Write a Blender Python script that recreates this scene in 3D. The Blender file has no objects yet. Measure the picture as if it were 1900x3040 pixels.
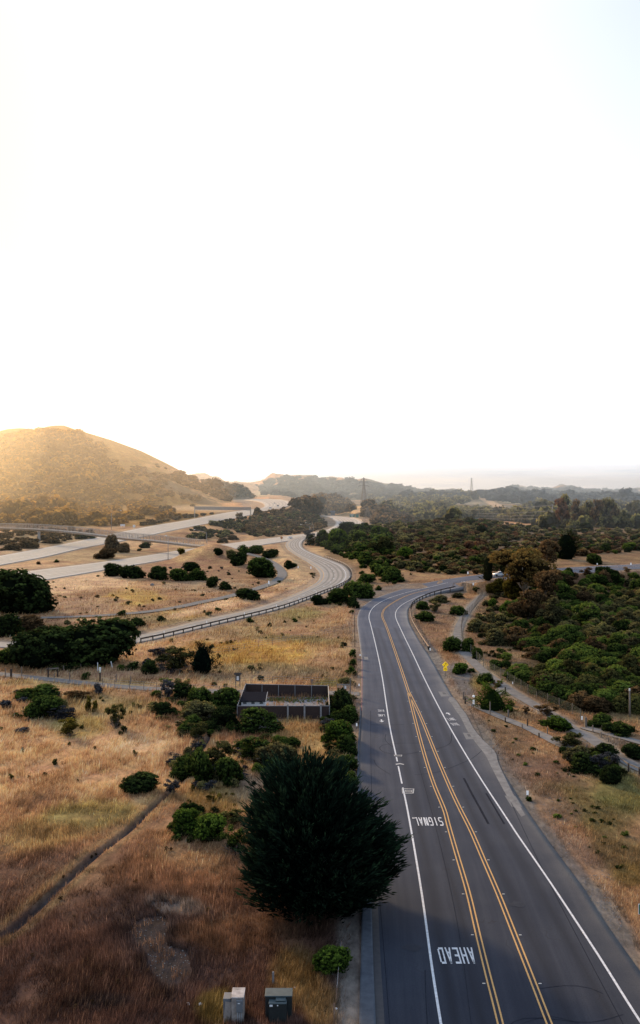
import bpy, bmesh, math, random
import numpy as np
from mathutils import Vector, Matrix
random.seed(7); RNG = np.random.default_rng(11)
S = bpy.context.scene
COL = S.collection
H = 33.0; F = 2950.0; CX = 950.0; HZ = 1450.0      # camera height and the survey constants of the site

# ------------------------------------------------------------------ small maths
def ss(t):
    t = np.clip(t, 0, 1); return t*t*(3-2*t)
def ssr(x, a, b): return ss((x-a)/(b-a))
def _h(ix, iy, s):
    n = (ix.astype(np.int64)*374761393 + iy.astype(np.int64)*668265263 + s*1274126177) & 0xffffffff
    n = ((n ^ (n >> 13))*1274126177) & 0xffffffff
    n = (n ^ (n >> 16)) & 0xffff
    return n/65535.0
def vnoise(x, y, s=0):
    x = np.asarray(x, float); y = np.asarray(y, float)
    ix = np.floor(x); iy = np.floor(y); fx = ss(x-ix); fy = ss(y-iy)
    a = _h(ix, iy, s); b = _h(ix+1, iy, s); c = _h(ix, iy+1, s); d = _h(ix+1, iy+1, s)
    return (a*(1-fx)+b*fx)*(1-fy)+(c*(1-fx)+d*fx)*fy
def fbm(x, y, s=0, o=4):
    r = 0; a = .5
    for i in range(o):
        r = r + a*vnoise(x*2**i, y*2**i, s+i*17); a *= .5
    return r/(1-.5**o)
def unproj(px, py, z=0.0):
    Y = (H-z)*F/(py-HZ); return ((px-CX)/F*Y, Y, z)
def catmull(P, n):
    P = np.asarray(P, float); out = []
    Q = np.vstack([2*P[0]-P[1], P, 2*P[-1]-P[-2]])
    for i in range(1, len(Q)-2):
        for t in np.arange(n)/n:
            a, b, c, d = Q[i-1], Q[i], Q[i+1], Q[i+2]
            out.append(.5*((2*b)+(c-a)*t+(2*a-5*b+4*c-d)*t*t+(3*b-a-3*c+d)*t**3))
    out.append(P[-1]); return np.array(out)
def resample(P, step):
    d = np.r_[0, np.cumsum(np.linalg.norm(np.diff(P[:, :2], axis=0), axis=1))]
    n = max(2, int(d[-1]/step)+1); t = np.linspace(0, d[-1], n)
    return np.stack([np.interp(t, d, P[:, k]) for k in range(P.shape[1])], 1)
def smooth(P, it=3):
    P = P.copy()
    for _ in range(it): P[1:-1] = .25*P[:-2]+.5*P[1:-1]+.25*P[2:]
    return P

# ------------------------------------------------------------------ object helpers
def tag(o, label=None, cat=None, group=None, kind=None):
    if label: o['label'] = label
    if cat: o['category'] = cat
    if group: o['group'] = group
    if kind: o['kind'] = kind
    return o
def empty(name, loc=(0,0,0), rz=0, label=None, cat=None, group=None):
    o = bpy.data.objects.new(name, None); COL.objects.link(o); o.location = loc; o.rotation_euler = (0,0,rz)
    o.empty_display_size = .3
    return tag(o, label, cat, group)
def mesh_np(name, V, Q=None, T=None, mat=None, parent=None, smooth_=False, cols=None, fattr=None):
    me = bpy.data.meshes.new(name)
    nv = len(V); me.vertices.add(nv); me.vertices.foreach_set('co', np.asarray(V, np.float32).ravel())
    idx = []; st = []; tot = []
    k = 0
    if Q is not None and len(Q):
        Q = np.asarray(Q, np.int32); idx.append(Q.ravel()); st.append(np.arange(len(Q))*4); tot.append(np.full(len(Q), 4)); k = len(Q)*4
    if T is not None and len(T):
        T = np.asarray(T, np.int32); idx.append(T.ravel()); st.append(k+np.arange(len(T))*3); tot.append(np.full(len(T), 3))
    idx = np.concatenate(idx); st = np.concatenate(st); tot = np.concatenate(tot)
    me.loops.add(len(idx)); me.loops.foreach_set('vertex_index', idx.astype(np.int32))
    me.polygons.add(len(st)); me.polygons.foreach_set('loop_start', st.astype(np.int32))
    me.polygons.foreach_set('loop_total', tot.astype(np.int32))
    if smooth_: me.polygons.foreach_set('use_smooth', np.ones(len(st), bool))
    me.update(calc_edges=True)
    if cols is not None:
        at = me.color_attributes.new('col', 'FLOAT_COLOR', 'POINT')
        c = np.ones((nv, 4), np.float32); c[:, :cols.shape[1]] = cols; at.data.foreach_set('color', c.ravel())
    if fattr is not None:
        for n, a in fattr.items():
            at = me.attributes.new(n, 'FLOAT', 'POINT'); at.data.foreach_set('value', np.asarray(a, np.float32))
    if mat: me.materials.append(mat)
    if name is None: return me
    o = bpy.data.objects.new(name, me); COL.objects.link(o)
    if parent: o.parent = parent
    return o
class MB:
    """collects simple solids, then builds ONE mesh object"""
    def __init__(s): s.v = []; s.f = []; s.mi = []
    def add(s, V, Fs, m=0):
        b = len(s.v); s.v += [tuple(v) for v in V]; s.f += [tuple(b+i for i in f) for f in Fs]; s.mi += [m]*len(Fs); return s
    def box(s, c, d, rz=0, m=0, M=None):
        x, y, z = d[0]/2, d[1]/2, d[2]/2; V = []
        R = Matrix.Rotation(rz, 3, 'Z') if M is None else M
        for i in (-1, 1):
            for j in (-1, 1):
                for k in (-1, 1): V.append(Vector(c)+R@Vector((i*x, j*y, k*z)))
        return s.add(V, [(0,1,3,2),(4,6,7,5),(0,4,5,1),(2,3,7,6),(0,2,6,4),(1,5,7,3)], m)
    def bar(s, a, b, w, h=None, m=0):
        a = Vector(a); b = Vector(b); h = h or w; d = (b-a).normalized()
        up = Vector((0,0,1)) if abs(d.z) < .95 else Vector((0,1,0))
        r = d.cross(up).normalized(); u = r.cross(d)
        V = []
        for p in (a, b):
            for i, j in ((-1,-1),(1,-1),(1,1),(-1,1)): V.append(p+r*i*w/2+u*j*h/2)
        return s.add(V, [(0,3,2,1),(4,5,6,7),(0,1,5,4),(1,2,6,5),(2,3,7,6),(3,0,4,7)], m)
    def tube(s, pts, rad, n=8, m=0, cap=True):
        pts = [Vector(p) for p in pts]; R = rad if isinstance(rad, (list, tuple)) else [rad]*len(pts)
        V = []; Fs = []
        for i, p in enumerate(pts):
            d = (pts[min(i+1, len(pts)-1)]-pts[max(i-1, 0)]).normalized()
            up = Vector((0,0,1)) if abs(d.z) < .9 else Vector((0,1,0))
            r = d.cross(up).normalized(); u = r.cross(d)
            for k in range(n):
                a = 2*math.pi*k/n; V.append(p+(r*math.cos(a)+u*math.sin(a))*R[i])
        for i in range(len(pts)-1):
            for k in range(n): Fs.append((i*n+k, i*n+(k+1) % n, (i+1)*n+(k+1) % n, (i+1)*n+k))
        if cap: Fs.append(tuple(range(n-1, -1, -1))); Fs.append(tuple((len(pts)-1)*n+k for k in range(n)))
        return s.add(V, Fs, m)
    def quad(s, a, b, c, d, m=0): return s.add([a, b, c, d], [(0,1,2,3)], m)
    def build(s, name, mats, parent=None, smooth_=False, bevel=0):
        me = bpy.data.meshes.new(name); me.from_pydata(s.v, [], s.f)
        if not isinstance(mats, (list, tuple)): mats = [mats]
        for m in mats: me.materials.append(m)
        for p, i in zip(me.polygons, s.mi): p.material_index = i; p.use_smooth = smooth_
        me.update()
        o = bpy.data.objects.new(name, me); COL.objects.link(o)
        if parent: o.parent = parent
        if bevel:
            md = o.modifiers.new('bevel', 'BEVEL'); md.width = bevel; md.segments = 2; md.limit_method = 'ANGLE'
        return o
def children(o): return [c for c in bpy.data.objects if c.parent == o]
def copy_tree(o, parent=None, kids=None):
    c = o.copy(); COL.objects.link(c)
    if parent is not None: c.parent = parent
    for ch in children(o): copy_tree(ch, c)
    return c

# ------------------------------------------------------------------ materials
def mat(name, base=(.5,.5,.5), rough=.8, metal=0, spec=.3, noise=None, noise_scale=5, amt=.3, bump=0, emit=None, coord='Object', detail=6):
    m = bpy.data.materials.new(name); m.use_nodes = True; nt = m.node_tree; b = nt.nodes['Principled BSDF']
    b.inputs['Roughness'].default_value = rough; b.inputs['Metallic'].default_value = metal
    b.inputs['Specular IOR Level'].default_value = spec
    tc = nt.nodes.new('ShaderNodeTexCoord'); n = nt.nodes.new('ShaderNodeTexNoise')
    n.inputs['Scale'].default_value = noise_scale; n.inputs['Detail'].default_value = detail; n.inputs['Roughness'].default_value = .65
    nt.links.new(tc.outputs[coord], n.inputs['Vector'])
    r = nt.nodes.new('ShaderNodeValToRGB'); b2 = noise or tuple(c*(1-amt) for c in base)
    r.color_ramp.elements[0].position = .3; r.color_ramp.elements[1].position = .7
    r.color_ramp.elements[0].color = (*b2, 1); r.color_ramp.elements[1].color = (*[min(1, c) for c in base], 1)
    nt.links.new(n.outputs['Fac'], r.inputs['Fac']); nt.links.new(r.outputs['Color'], b.inputs['Base Color'])
    if bump:
        bp = nt.nodes.new('ShaderNodeBump'); bp.inputs['Strength'].default_value = bump; bp.inputs['Distance'].default_value = .05
        nt.links.new(n.outputs['Fac'], bp.inputs['Height']); nt.links.new(bp.outputs['Normal'], b.inputs['Normal'])
    return m
def nnode(nt, t, **kw):
    n = nt.nodes.new(t)
    for k, v in kw.items():
        if k in n.inputs: n.inputs[k].default_value = v
        else: setattr(n, k, v)
    return n
def mathn(nt, op, a, b=None, clamp=False):
    n = nt.nodes.new('ShaderNodeMath'); n.operation = op; n.use_clamp = clamp
    for i, x in enumerate((a, b)):
        if x is None: continue
        if isinstance(x, (int, float)): n.inputs[i].default_value = x
        else: nt.links.new(x, n.inputs[i])
    return n.outputs[0]
def mixc(nt, fac, a, b, blend='MIX'):
    n = nt.nodes.new('ShaderNodeMix'); n.data_type = 'RGBA'; n.blend_type = blend
    for s, x in ((0, fac), (6, a), (7, b)):
        if isinstance(x, (int, float)): n.inputs[s].default_value = x
        elif isinstance(x, tuple): n.inputs[s].default_value = (*x, 1) if len(x) == 3 else x
        else: nt.links.new(x, n.inputs[s])
    return n.outputs[2]
def maprange(nt, v, a, b, c=0., d=1.):
    n = nt.nodes.new('ShaderNodeMapRange'); n.inputs[1].default_value = a; n.inputs[2].default_value = b
    n.inputs[3].default_value = c; n.inputs[4].default_value = d; nt.links.new(v, n.inputs[0]); return n.outputs[0]
def noise_of(nt, vec, scale, detail=5, rough=.6):
    n = nnode(nt, 'ShaderNodeTexNoise'); n.inputs['Scale'].default_value = scale; n.inputs['Detail'].default_value = detail
    n.inputs['Roughness'].default_value = rough; nt.links.new(vec, n.inputs['Vector']); return n.outputs['Fac']

# ------------------------------------------------------------------ camera, sun, sky
cam_d = bpy.data.cameras.new('camera'); cam = bpy.data.objects.new('camera', cam_d); COL.objects.link(cam)
cam.location = (0, 0, H); cam.rotation_euler = (math.radians(90), 0, 0)
cam_d.sensor_fit = 'VERTICAL'; cam_d.sensor_height = 36; cam_d.lens = 36*F/3040
cam_d.shift_y = -70/3040; cam_d.clip_start = .5; cam_d.clip_end = 40000
S.camera = cam
SUN_AZ = math.radians(-33); SUN_EL = math.radians(18)      # azimuth from +Y, towards -X
sd = Vector((math.sin(SUN_AZ)*math.cos(SUN_EL), math.cos(SUN_AZ)*math.cos(SUN_EL), math.sin(SUN_EL)))
sl = bpy.data.lights.new('sun', 'SUN'); sl.energy = 5.0; sl.angle = math.radians(6); sl.color = (1, .68, .37)
so = bpy.data.objects.new('sun', sl); COL.objects.link(so); so.rotation_euler = (-sd).to_track_quat('-Z', 'Y').to_euler()
S.view_settings.view_transform = 'Standard'; S.view_settings.look = 'None'; S.view_settings.exposure = 0
w = bpy.data.worlds.new('World'); S.world = w; w.use_nodes = True; nt = w.node_tree; nt.nodes.clear()
out = nt.nodes.new('ShaderNodeOutputWorld'); bg = nt.nodes.new('ShaderNodeBackground'); nt.links.new(bg.outputs[0], out.inputs[0])
sky = nt.nodes.new('ShaderNodeTexSky'); sky.sky_type = 'NISHITA'; sky.sun_disc = False
sky.sun_elevation = SUN_EL; sky.sun_rotation = SUN_AZ; sky.air_density = 1; sky.dust_density = 2; sky.ozone_density = 1
tc = nt.nodes.new('ShaderNodeTexCoord'); sep = nt.nodes.new('ShaderNodeSeparateXYZ'); nt.links.new(tc.outputs['Generated'], sep.inputs[0])
# thin bright veil of marine cloud, thick on the sun's side, thinning to blue overhead and behind
dot = nt.nodes.new('ShaderNodeVectorMath'); dot.operation = 'DOT_PRODUCT'; nt.links.new(tc.outputs['Generated'], dot.inputs[0]); dot.inputs[1].default_value = sd
veil = maprange(nt, dot.outputs['Value'], .05, .85, 0, 1)
veil2 = mathn(nt, 'MULTIPLY', veil, maprange(nt, sep.outputs['Z'], .40, .8, 1, 0))
sx = nnode(nt, 'ShaderNodeMapping'); sx.inputs['Scale'].default_value = (2.2, 2.2, 34); nt.links.new(tc.outputs['Generated'], sx.inputs['Vector'])
cn = noise_of(nt, sx.outputs[0], 1.6, 6, .6)
band = mathn(nt, 'MULTIPLY', maprange(nt, sep.outputs['Z'], .008, .036, 1, 0), maprange(nt, sep.outputs['X'], -.10, .10, 0, 1))
band = mathn(nt, 'MULTIPLY', band, maprange(nt, cn, .36, .62, .35, 1.2), True)
warm = maprange(nt, dot.outputs['Value'], .84, .97, 0, 1)
cool = mathn(nt, 'MULTIPLY', maprange(nt, sep.outputs['X'], -.02, .30, 0, 1), maprange(nt, sep.outputs['Z'], .06, .42, 0, 1))
vc = mixc(nt, cool, (12.4, 12.8, 13.6), (7.7, 8.45, 9.1))
vc = mixc(nt, warm, vc, (22., 14.6, 8.9))
vc = mixc(nt, band, vc, (6.2, 6.9, 8.0))
vm = mathn(nt, 'ADD', mathn(nt, 'MULTIPLY', veil2, 1.0), 0.04)
vm = mathn(nt, 'MAXIMUM', vm, mathn(nt, 'MULTIPLY', maprange(nt, sep.outputs['Y'], .55, .85, 0, 1), .97), True)
blue = nt.nodes.new('ShaderNodeVectorMath'); blue.operation = 'ADD'; nt.links.new(sky.outputs[0], blue.inputs[0]); blue.inputs[1].default_value = (2.7, 3.5, 5.0)
skyc = mixc(nt, vm, blue.outputs[0], vc)
nt.links.new(skyc, bg.inputs[0]); bg.inputs[1].default_value = .108
# ------------------------------------------------------------------ roads: cross-sections surveyed left edge / right edge / height
def zA(px, py): return 5.0*ss((px-1230)/300.)*ss((1830-py)/60.)
def pairs(lst):
    L = []; R = []
    for l, r, z in lst:
        zl = zA(*l) if z is None else z; zr = zA(*r) if z is None else z
        zl = zr = (zl+zr)/2; L.append(unproj(*l, zl)); R.append(unproj(*r, zr))
    return L, R
ROAD_A = [((1066,3400),(2270,3400)),((1066,3040),(2012,3040)),((1070,2880),(1898,2880)),((1073,2747),(1802,2747)),((1072,2631),(1728,2631)),((1070,2530),(1652,2530)),((1064,2400),(1560,2400)),
 ((1062,2307),(1502,2307)),((1064,2230),(1450,2230)),((1069,2158),(1402,2158)),((1072,2051),(1333,2051)),((1072,1956),(1279,1956)),((1066,1900),(1243,1900)),((1062,1870),(1226,1870)),((1060,1849),(1215,1849)),
 ((1061,1830),(1211,1830)),((1068,1810),(1210,1817)),((1086,1793),(1213,1807)),((1115,1776),(1220,1796)),((1150,1763),(1234,1786)),((1200,1747),(1260,1773)),((1249,1734),(1300,1759)),((1299,1724),(1358,1746)),
 ((1348,1716),(1418,1734)),((1418,1707),(1500,1722)),((1520,1697),(1580,1710)),((1639,1688),(1670,1702)),((1760,1681),(1780,1696)),((1900,1675),(1900,1687)),((2050,1667),(2050,1680)),((2300,1655),(2300,1668))]
ROAD_A = [(a, b, None) for a, b in ROAD_A]
F1 = [((-330,1712),(-180,1712),0),((-150,1677),(0,1678),0),((0,1650),(140,1652),0),((139,1625),(255,1625),.5),((259,1601),(384,1602),2),((384,1574),(510,1575),5),((463,1559),(590,1559),7),((550,1545),(665,1545),9),
 ((654,1525),(755,1526),12.5),((725,1515),(806,1514),14),((768,1510),(838,1508),15),((783,1505),(856,1502),15.8),((785,1499),(861,1496),16.4),((778,1493),(858,1490.5),16.8),((766,1489),(843,1486),17),((750,1486),(812,1483),17.2),((725,1483.5),(760,1481),17.3)]
F2 = [((-240,1735),(20,1740),0),((-100,1718),(130,1722),0),((28,1702),(247,1703),0),((170,1685),(350,1685),0),((306,1668),(455,1668),0),((430,1650),(555,1651),0),((525,1635),(650,1636),0),((643,1619),(767,1619),0),((729,1607),(846,1607),0),
 ((841,1593),(935,1594),0),((905,1585),(985,1586),.3),((962,1575),(1022,1577),.6),((988,1564),(1052,1566),1),((997,1553),(1072,1556),1.5),((991,1544),(1073,1547),2),((977,1535),(1052,1539),2.5),((950,1530),(1000,1532),2.8)]
RAMP = [((895,1590),(935,1588)),((868,1600),(914,1596)),((852,1609),(900,1606)),((847,1619),(896,1617)),((855,1632),(904,1630)),((878,1648),(935,1645)),((910,1667),(989,1665)),((935,1685),(1024,1680)),((948,1701),(1041,1701)),((948,1717),(1037,1722)),
 ((935,1733),(1008,1741)),((905,1750),(957,1762)),((858,1772),(898,1785)),((795,1794),(840,1805)),((729,1812),(772,1823)),((600,1840),(645,1853)),((500,1865),(530,1881)),((366,1893),(400,1910)),((200,1907),(220,1929)),((0,1905),(0,1922)),((-170,1890),(-170,1906))]
RAMP = [(a, b, 0) for a, b in RAMP]
def cline(lst, w):
    P = np.array([unproj(x, y, z) for x, y, z in lst]); P = catmull(P, 8)
    return P, w
def edges_from_center(P, w):
    d = np.gradient(P[:, :2], axis=0); d /= np.linalg.norm(d, axis=1)[:, None]+1e-9
    n = np.stack([-d[:, 1], d[:, 0]], 1)
    L = P.copy(); R = P.copy(); L[:, :2] += n*w/2; R[:, :2] -= n*w/2
    return L, R
P1 = [(598,1617,4.6),(684,1629,3.0),(734,1643,1.5),(781,1657,.5),(812,1672,0),(832,1690,0),(838,1707,0),(822,1724,0),(785,1740,0),(729,1757,0),(664,1774,0),(600,1787,0),(509,1806,0),(400,1820,0),(250,1830,0),(32,1836,0),(-120,1838,0)]
P2 = [(-160,1985,0),(0,2002,0),(65,2010,0),(185,2022,0),(296,2034,0),(417,2044,0),(569,2051,0),(720,2055,0),(900,2058,0),(1066,2061,0)]
P3 = [(1430,1768,.6),(1398,1801,0),(1372,1843,0),(1359,1881,0),(1364,1920,0),(1388,1950,0),(1441,2000,0),(1492,2035,0),(1524,2058,0),(1593,2098,0),(1654,2132,0),(1709,2169,0),(1765,2202,0),(1835,2248,0),(1905,2285,0),(2050,2360,0)]
P4 = [(1400,2092,0),(1459,2118,0),(1524,2146,0),(1593,2174,0),(1644,2204,0),(1720,2235,0)]
P5 = [(1737,2160,0),(1800,2181,0),(1900,2205,0),(2040,2250,0)]
P6 = [(1502,2040,0),(1475,2058,0),(1452,2080,0),(1440,2098,0)]
def mk(lst, sm=2):
    L, R = pairs(lst); L = catmull(L, 8); R = catmull(R, 8); return smooth(L, sm), smooth(R, sm)
EDGE = {'a': mk(ROAD_A, 4), 'f1': mk(F1, 4), 'f2': mk(F2, 6), 'ramp': mk(RAMP, 5)}
CENT = {}
for k, (l, w_) in {'p1': (P1, 3.6), 'p2': (P2, 2.6), 'p3': (P3, 2.0), 'p4': (P4, 1.5), 'p5': (P5, 2.0), 'p6': (P6, 1.6)}.items():
    P, w_ = cline(l, w_); P = smooth(P, 3); CENT[k] = P; PW = globals().setdefault('PW', {}); PW[k] = w_
    if k == 'p1': EDGE[k] = edges_from_center(P, w_)
BLEND = {'a': 9, 'f1': 14, 'f2': 8, 'ramp': 9, 'p1': 6, 'p2': 3, 'p3': 3, 'p4': 2, 'p5': 2, 'p6': 2}
DITCH = catmull([unproj(x, y) for x, y in [(-120,2850),(0,2790),(69,2735),(139,2666),(194,2615),(259,2558),(324,2511),(380,2465),(431,2418),(468,2384),(500,2358),(532,2330),(560,2285),(590,2240),(612,2200),(640,2150),(660,2100)]], 6)

DITCH = smooth(DITCH, 30)
# ------------------------------------------------------------------ terrain height
def ridge(U, pts): 
    p = np.array(pts, float); return np.interp(U, p[:, 0], p[:, 1])
def hill(U, Y, pts, Yr, front, back, z0, pw=1.0):
    zr = H+(HZ-ridge(U, pts))*Yr/F
    t = np.where(Y < Yr, (Yr-Y)/front, (Y-Yr)/back)
    t = np.clip(t, 0, 1)
    f = 1-ss(t)*.35-t*.65
    return z0+(zr-z0)*f**pw
GRADE = np.array([(0,0),(490,0),(550,.5),(604,2),(663,5),(703,7),(745,9),(802,12.5),(870,14),(940,16),(1100,17.2),(1400,18),(40000,18)], float)
XF1 = np.array([(0,-100),(487,-134),(545,-127),(604,-116),(663,-99),(703,-86),(745,-72),(802,-53),(870,-42),(940,-29),(985,-30),(1400,-80)], float)
XF2 = np.array([(0,-60),(487,-75),(576,-60),(649,-23),(716,-3),(780,2),(860,10),(960,14),(1050,10),(1400,0)], float)
HILLS = [
 # big left hill
 dict(pts=[(-3000,1400),(-1200,1330),(-500,1290),(-150,1282),(0,1279),(25,1273),(60,1271),(110,1275),(140,1266),(165,1263),(190,1263),(225,1275),(240,1279),(330,1306),(420,1339),(500,1378),(560,1410),(620,1447),(690,1478),(745,1503),(780,1520),(2500,1600)], Yr=1250, front=400, back=900),
 dict(pts=[(-3000,1500),(400,1440),(560,1421),(600,1424),(640,1436),(665,1446),(690,1443),(712,1447),(728,1462),(742,1482),(765,1500),(2500,1600)], Yr=1500, front=350, back=500),
 dict(pts=[(-3000,1440),(300,1425),(560,1415),(600,1417),(626,1423),(686,1430),(742,1432),(772,1427),(823,1417),(858,1413),(909,1416),(944,1421),(1008,1424),(1056,1424),(1094,1427),(1137,1434),(1180,1442),(1250,1453),(1314,1454),(1363,1461),(1500,1470),(5000,1480)], Yr=3600, front=1500, back=2500),
 dict(pts=[(-3000,1465),(1200,1465),(1408,1460),(1472,1457),(1507,1450),(1532,1448),(1572,1457),(1596,1460),(1636,1451),(1676,1447),(1720,1453),(1795,1458),(1900,1458),(2300,1452),(5000,1460)], Yr=5200, front=2400, back=3000),
 dict(pts=[(-3000,1560),(1000,1530),(1100,1492),(1150,1484),(1200,1475),(1299,1470),(1373,1464),(1408,1470),(1497,1468),(1547,1477),(1640,1484),(1800,1482),(1900,1486),(5000,1490)], Yr=2200, front=900, back=900),
 dict(pts=[(-3000,1600),(860,1500),(906,1490),(940,1481),(985,1481),(1012,1490),(1030,1496),(1060,1502),(1200,1560),(5000,1600)], Yr=1700, front=350, back=500),
 dict(pts=[(-3000,1600),(960,1545),(1030,1522),(1050,1506),(1083,1500),(1100,1503),(1134,1510),(1164,1522),(1197,1534),(1247,1546),(1400,1600),(5000,1650)], Yr=1180, front=170, back=300),
 # middle scrub hill behind the near road
 dict(pts=[(-3000,1800),(950,1650),(1010,1610),(1069,1564),(1120,1562),(1150,1560),(1249,1552),(1348,1545),(1448,1547),(1527,1565),(1646,1573),(1900,1580),(2400,1580),(5000,1600)], Yr=640, front=290, back=260),
]
def detail_h(X, Y):
    U = CX+F*X/Y
    g = 1-ss((X-np.interp(Y, XF1[:, 0], XF1[:, 1])-6)/np.maximum(12, np.interp(Y, XF2[:, 0], XF2[:, 1])-np.interp(Y, XF1[:, 0], XF1[:, 1])-14))
    base = np.interp(Y, GRADE[:, 0], GRADE[:, 1])*g
    z = base + 3.2*g*ss((Y-800)/100)*ss((X-np.interp(Y, XF1[:, 0], XF1[:, 1])-4)/8)*(Y < 1200)
    z = z+(fbm(X/26, Y/26, 3, 4)-.5)*1.5*ssr(Y, 60, 140)
    z = z+(fbm(X/6, Y/6, 5, 3)-.5)*.45
    # slope to the right-hand valley
    v = ss((X-(34+.05*(Y-140)))/50)*np.exp(-((Y-245)/80)**2)*13
    v = v*ssr(Y, 100, 170)
    z = z-v
    # bank under the footbridge
    z = z+6.6*np.exp(-(((X+50)/15)**2+((Y-466)/24)**2))
    z = z+2.6*np.exp(-(((X+18)/22)**2+((Y-430)/30)**2))
    pad = ssr(X, -16, -12.5)*(1-ssr(X, 2.2, 4.5))*ssr(Y, 137, 141)*(1-ssr(Y, 161, 166)); z = z*(1-pad)
    pad = (1-ssr(np.abs(X+4.5), 3, 6))*(1-ssr(np.abs(Y-61.5), 2, 5)); z = z*(1-pad)
    for i, h in enumerate(HILLS):
        zz = hill(U, Y, h['pts'], h['Yr'], h['front'], h['back'], 0)
        sc = h['Yr']/1250.
        rel = np.clip((zz)/25, 0, 1)*np.clip(np.abs(Y-h['Yr'])/(120*sc), 0, 1)
        gul = (fbm(U/90+i*7, Y/(140*sc)+U/160, 31+i, 4)-.5)*26*rel*sc
        zz = zz+gul*(1 if i != 7 else .35)
        z = np.where(zz > z, np.maximum(zz, z), z) if i != 7 else np.maximum(z, zz)
    return z
def seg_dist(X, Y, P):
    """distance to polyline and interpolated z"""
    best = np.full(X.shape, 1e9); zz = np.zeros(X.shape)
    for a, b in zip(P[:-1], P[1:]):
        dx, dy = b[0]-a[0], b[1]-a[1]; L2 = dx*dx+dy*dy+1e-9
        t = np.clip(((X-a[0])*dx+(Y-a[1])*dy)/L2, 0, 1)
        d = np.hypot(X-a[0]-t*dx, Y-a[1]-t*dy); m = d < best
        best = np.where(m, d, best); zz = np.where(m, a[2]+t*(b[2]-a[2]), zz)
    return best, zz
ROADP = {}
for k, (L, R) in EDGE.items():
    C = (L+R)/2; hw = np.linalg.norm(L[:, :2]-R[:, :2], axis=1)/2
    Pn = np.c_[C, hw]; Pn = resample(Pn, 4 if k[0] == 'p' else 7); ROADP[k] = Pn
def terrain_arrays(X, Y):
    z = detail_h(X, Y); shp = X.shape
    Xf = X.ravel(); Yf = Y.ravel(); z = z.ravel()
    wsum = np.zeros_like(z); zs = np.zeros_like(z); wmax = np.zeros_like(z); near = {}
    for k, P in ROADP.items():
        bl = BLEND[k]; hwm = P[:, 3].max()
        m = (Xf > P[:, 0].min()-hwm-bl-3)&(Xf < P[:, 0].max()+hwm+bl+3)&(Yf > P[:, 1].min()-hwm-bl-3)&(Yf < P[:, 1].max()+hwm+bl+3)
        ids = np.nonzero(m)[0]
        if not len(ids): continue
        x = Xf[ids]; y = Yf[ids]; best = np.full(len(ids), 1e9); zz = np.zeros(len(ids))
        for a, b in zip(P[:-1], P[1:]):
            dx, dy = b[0]-a[0], b[1]-a[1]; L2 = dx*dx+dy*dy+1e-9
            t = np.clip(((x-a[0])*dx+(y-a[1])*dy)/L2, 0, 1)
            d = np.hypot(x-a[0]-t*dx, y-a[1]-t*dy)-(a[3]+t*(b[3]-a[3])); mm = d < best
            best = np.where(mm, d, best); zz = np.where(mm, a[2]+t*(b[2]-a[2]), zz)
        w_ = 1-ss(np.clip((best-.8)/bl, 0, 1))
        wsum[ids] += w_**3; zs[ids] += w_**3*zz; wmax[ids] = np.maximum(wmax[ids], w_)
        dd = np.full(z.shape, 99.); dd[ids] = best; near[k] = dd.reshape(shp)
    zr = zs/np.maximum(wsum, 1e-9)
    sink = np.where(wmax > .98, .06+.00035*Yf, 0)
    z = z*(1-wmax)+(zr-sink)*wmax
    dd, _ = seg_dist(Xf, Yf, DITCH[::3]) if len(Xf) < 400 else (None, None)
    if dd is None:
        dd = np.full(z.shape, 99.); ids = np.nonzero((Yf < 180)&(Xf < 0))[0]
        if len(ids): dd[ids], _ = seg_dist(Xf[ids], Yf[ids], DITCH[::3])
    z = z-.5*np.exp(-(dd/.30)**2)*(wmax < .5)
    near['ditch'] = dd.reshape(shp)
    return z.reshape(shp), near
# perspective-spaced grid
ys = [38.0]
while ys[-1] < 14000:
    yv = ys[-1]; ys.append(yv+max(.28, yv*.0042 if yv < 1500 else yv*.0075))
YS = np.array(ys)
us = np.r_[np.linspace(-3000, -420, 26)[:-1], np.linspace(-420, 2320, 760), np.linspace(2320, 4900, 26)[1:]]
UU, YY = np.meshgrid(us, YS); XX = (UU-CX)/F*YY
ZZ, NEAR = terrain_arrays(XX, YY)
SY = HZ+F*(H-ZZ)/YY            # survey row of every grid node
def ground(X, Y):
    """terrain height at a point"""
    u = CX+F*X/Y; i = np.clip(np.interp(Y, YS, np.arange(len(YS))), 0, len(YS)-1.001); j = np.clip(np.interp(u, us, np.arange(len(us))), 0, len(us)-1.001)
    i0 = int(i); j0 = int(j); a = i-i0; b = j-j0
    return float((ZZ[i0, j0]*(1-b)+ZZ[i0, j0+1]*b)*(1-a)+(ZZ[i0+1, j0]*(1-b)+ZZ[i0+1, j0+1]*b)*a)
SYV = np.minimum.accumulate(SY, axis=0)
def at(px, py):
    """first point of the ground along the survey sight line"""
    j = np.clip(np.interp(px, us, np.arange(len(us))), 0, len(us)-1.001); j0 = int(j); b = j-j0
    col = SYV[:, j0]*(1-b)+SYV[:, j0+1]*b
    i = int(np.argmax(col <= py))
    if col[i] > py: i = len(YS)-1
    if i == 0: Y = (H)*F/(py-HZ)
    else:
        a = (col[i-1]-py)/max(1e-6, col[i-1]-col[i]); Y = YS[i-1]+a*(YS[i]-YS[i-1])
    X = (px-CX)/F*Y
    return Vector((X, Y, ground(X, Y)))

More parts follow.
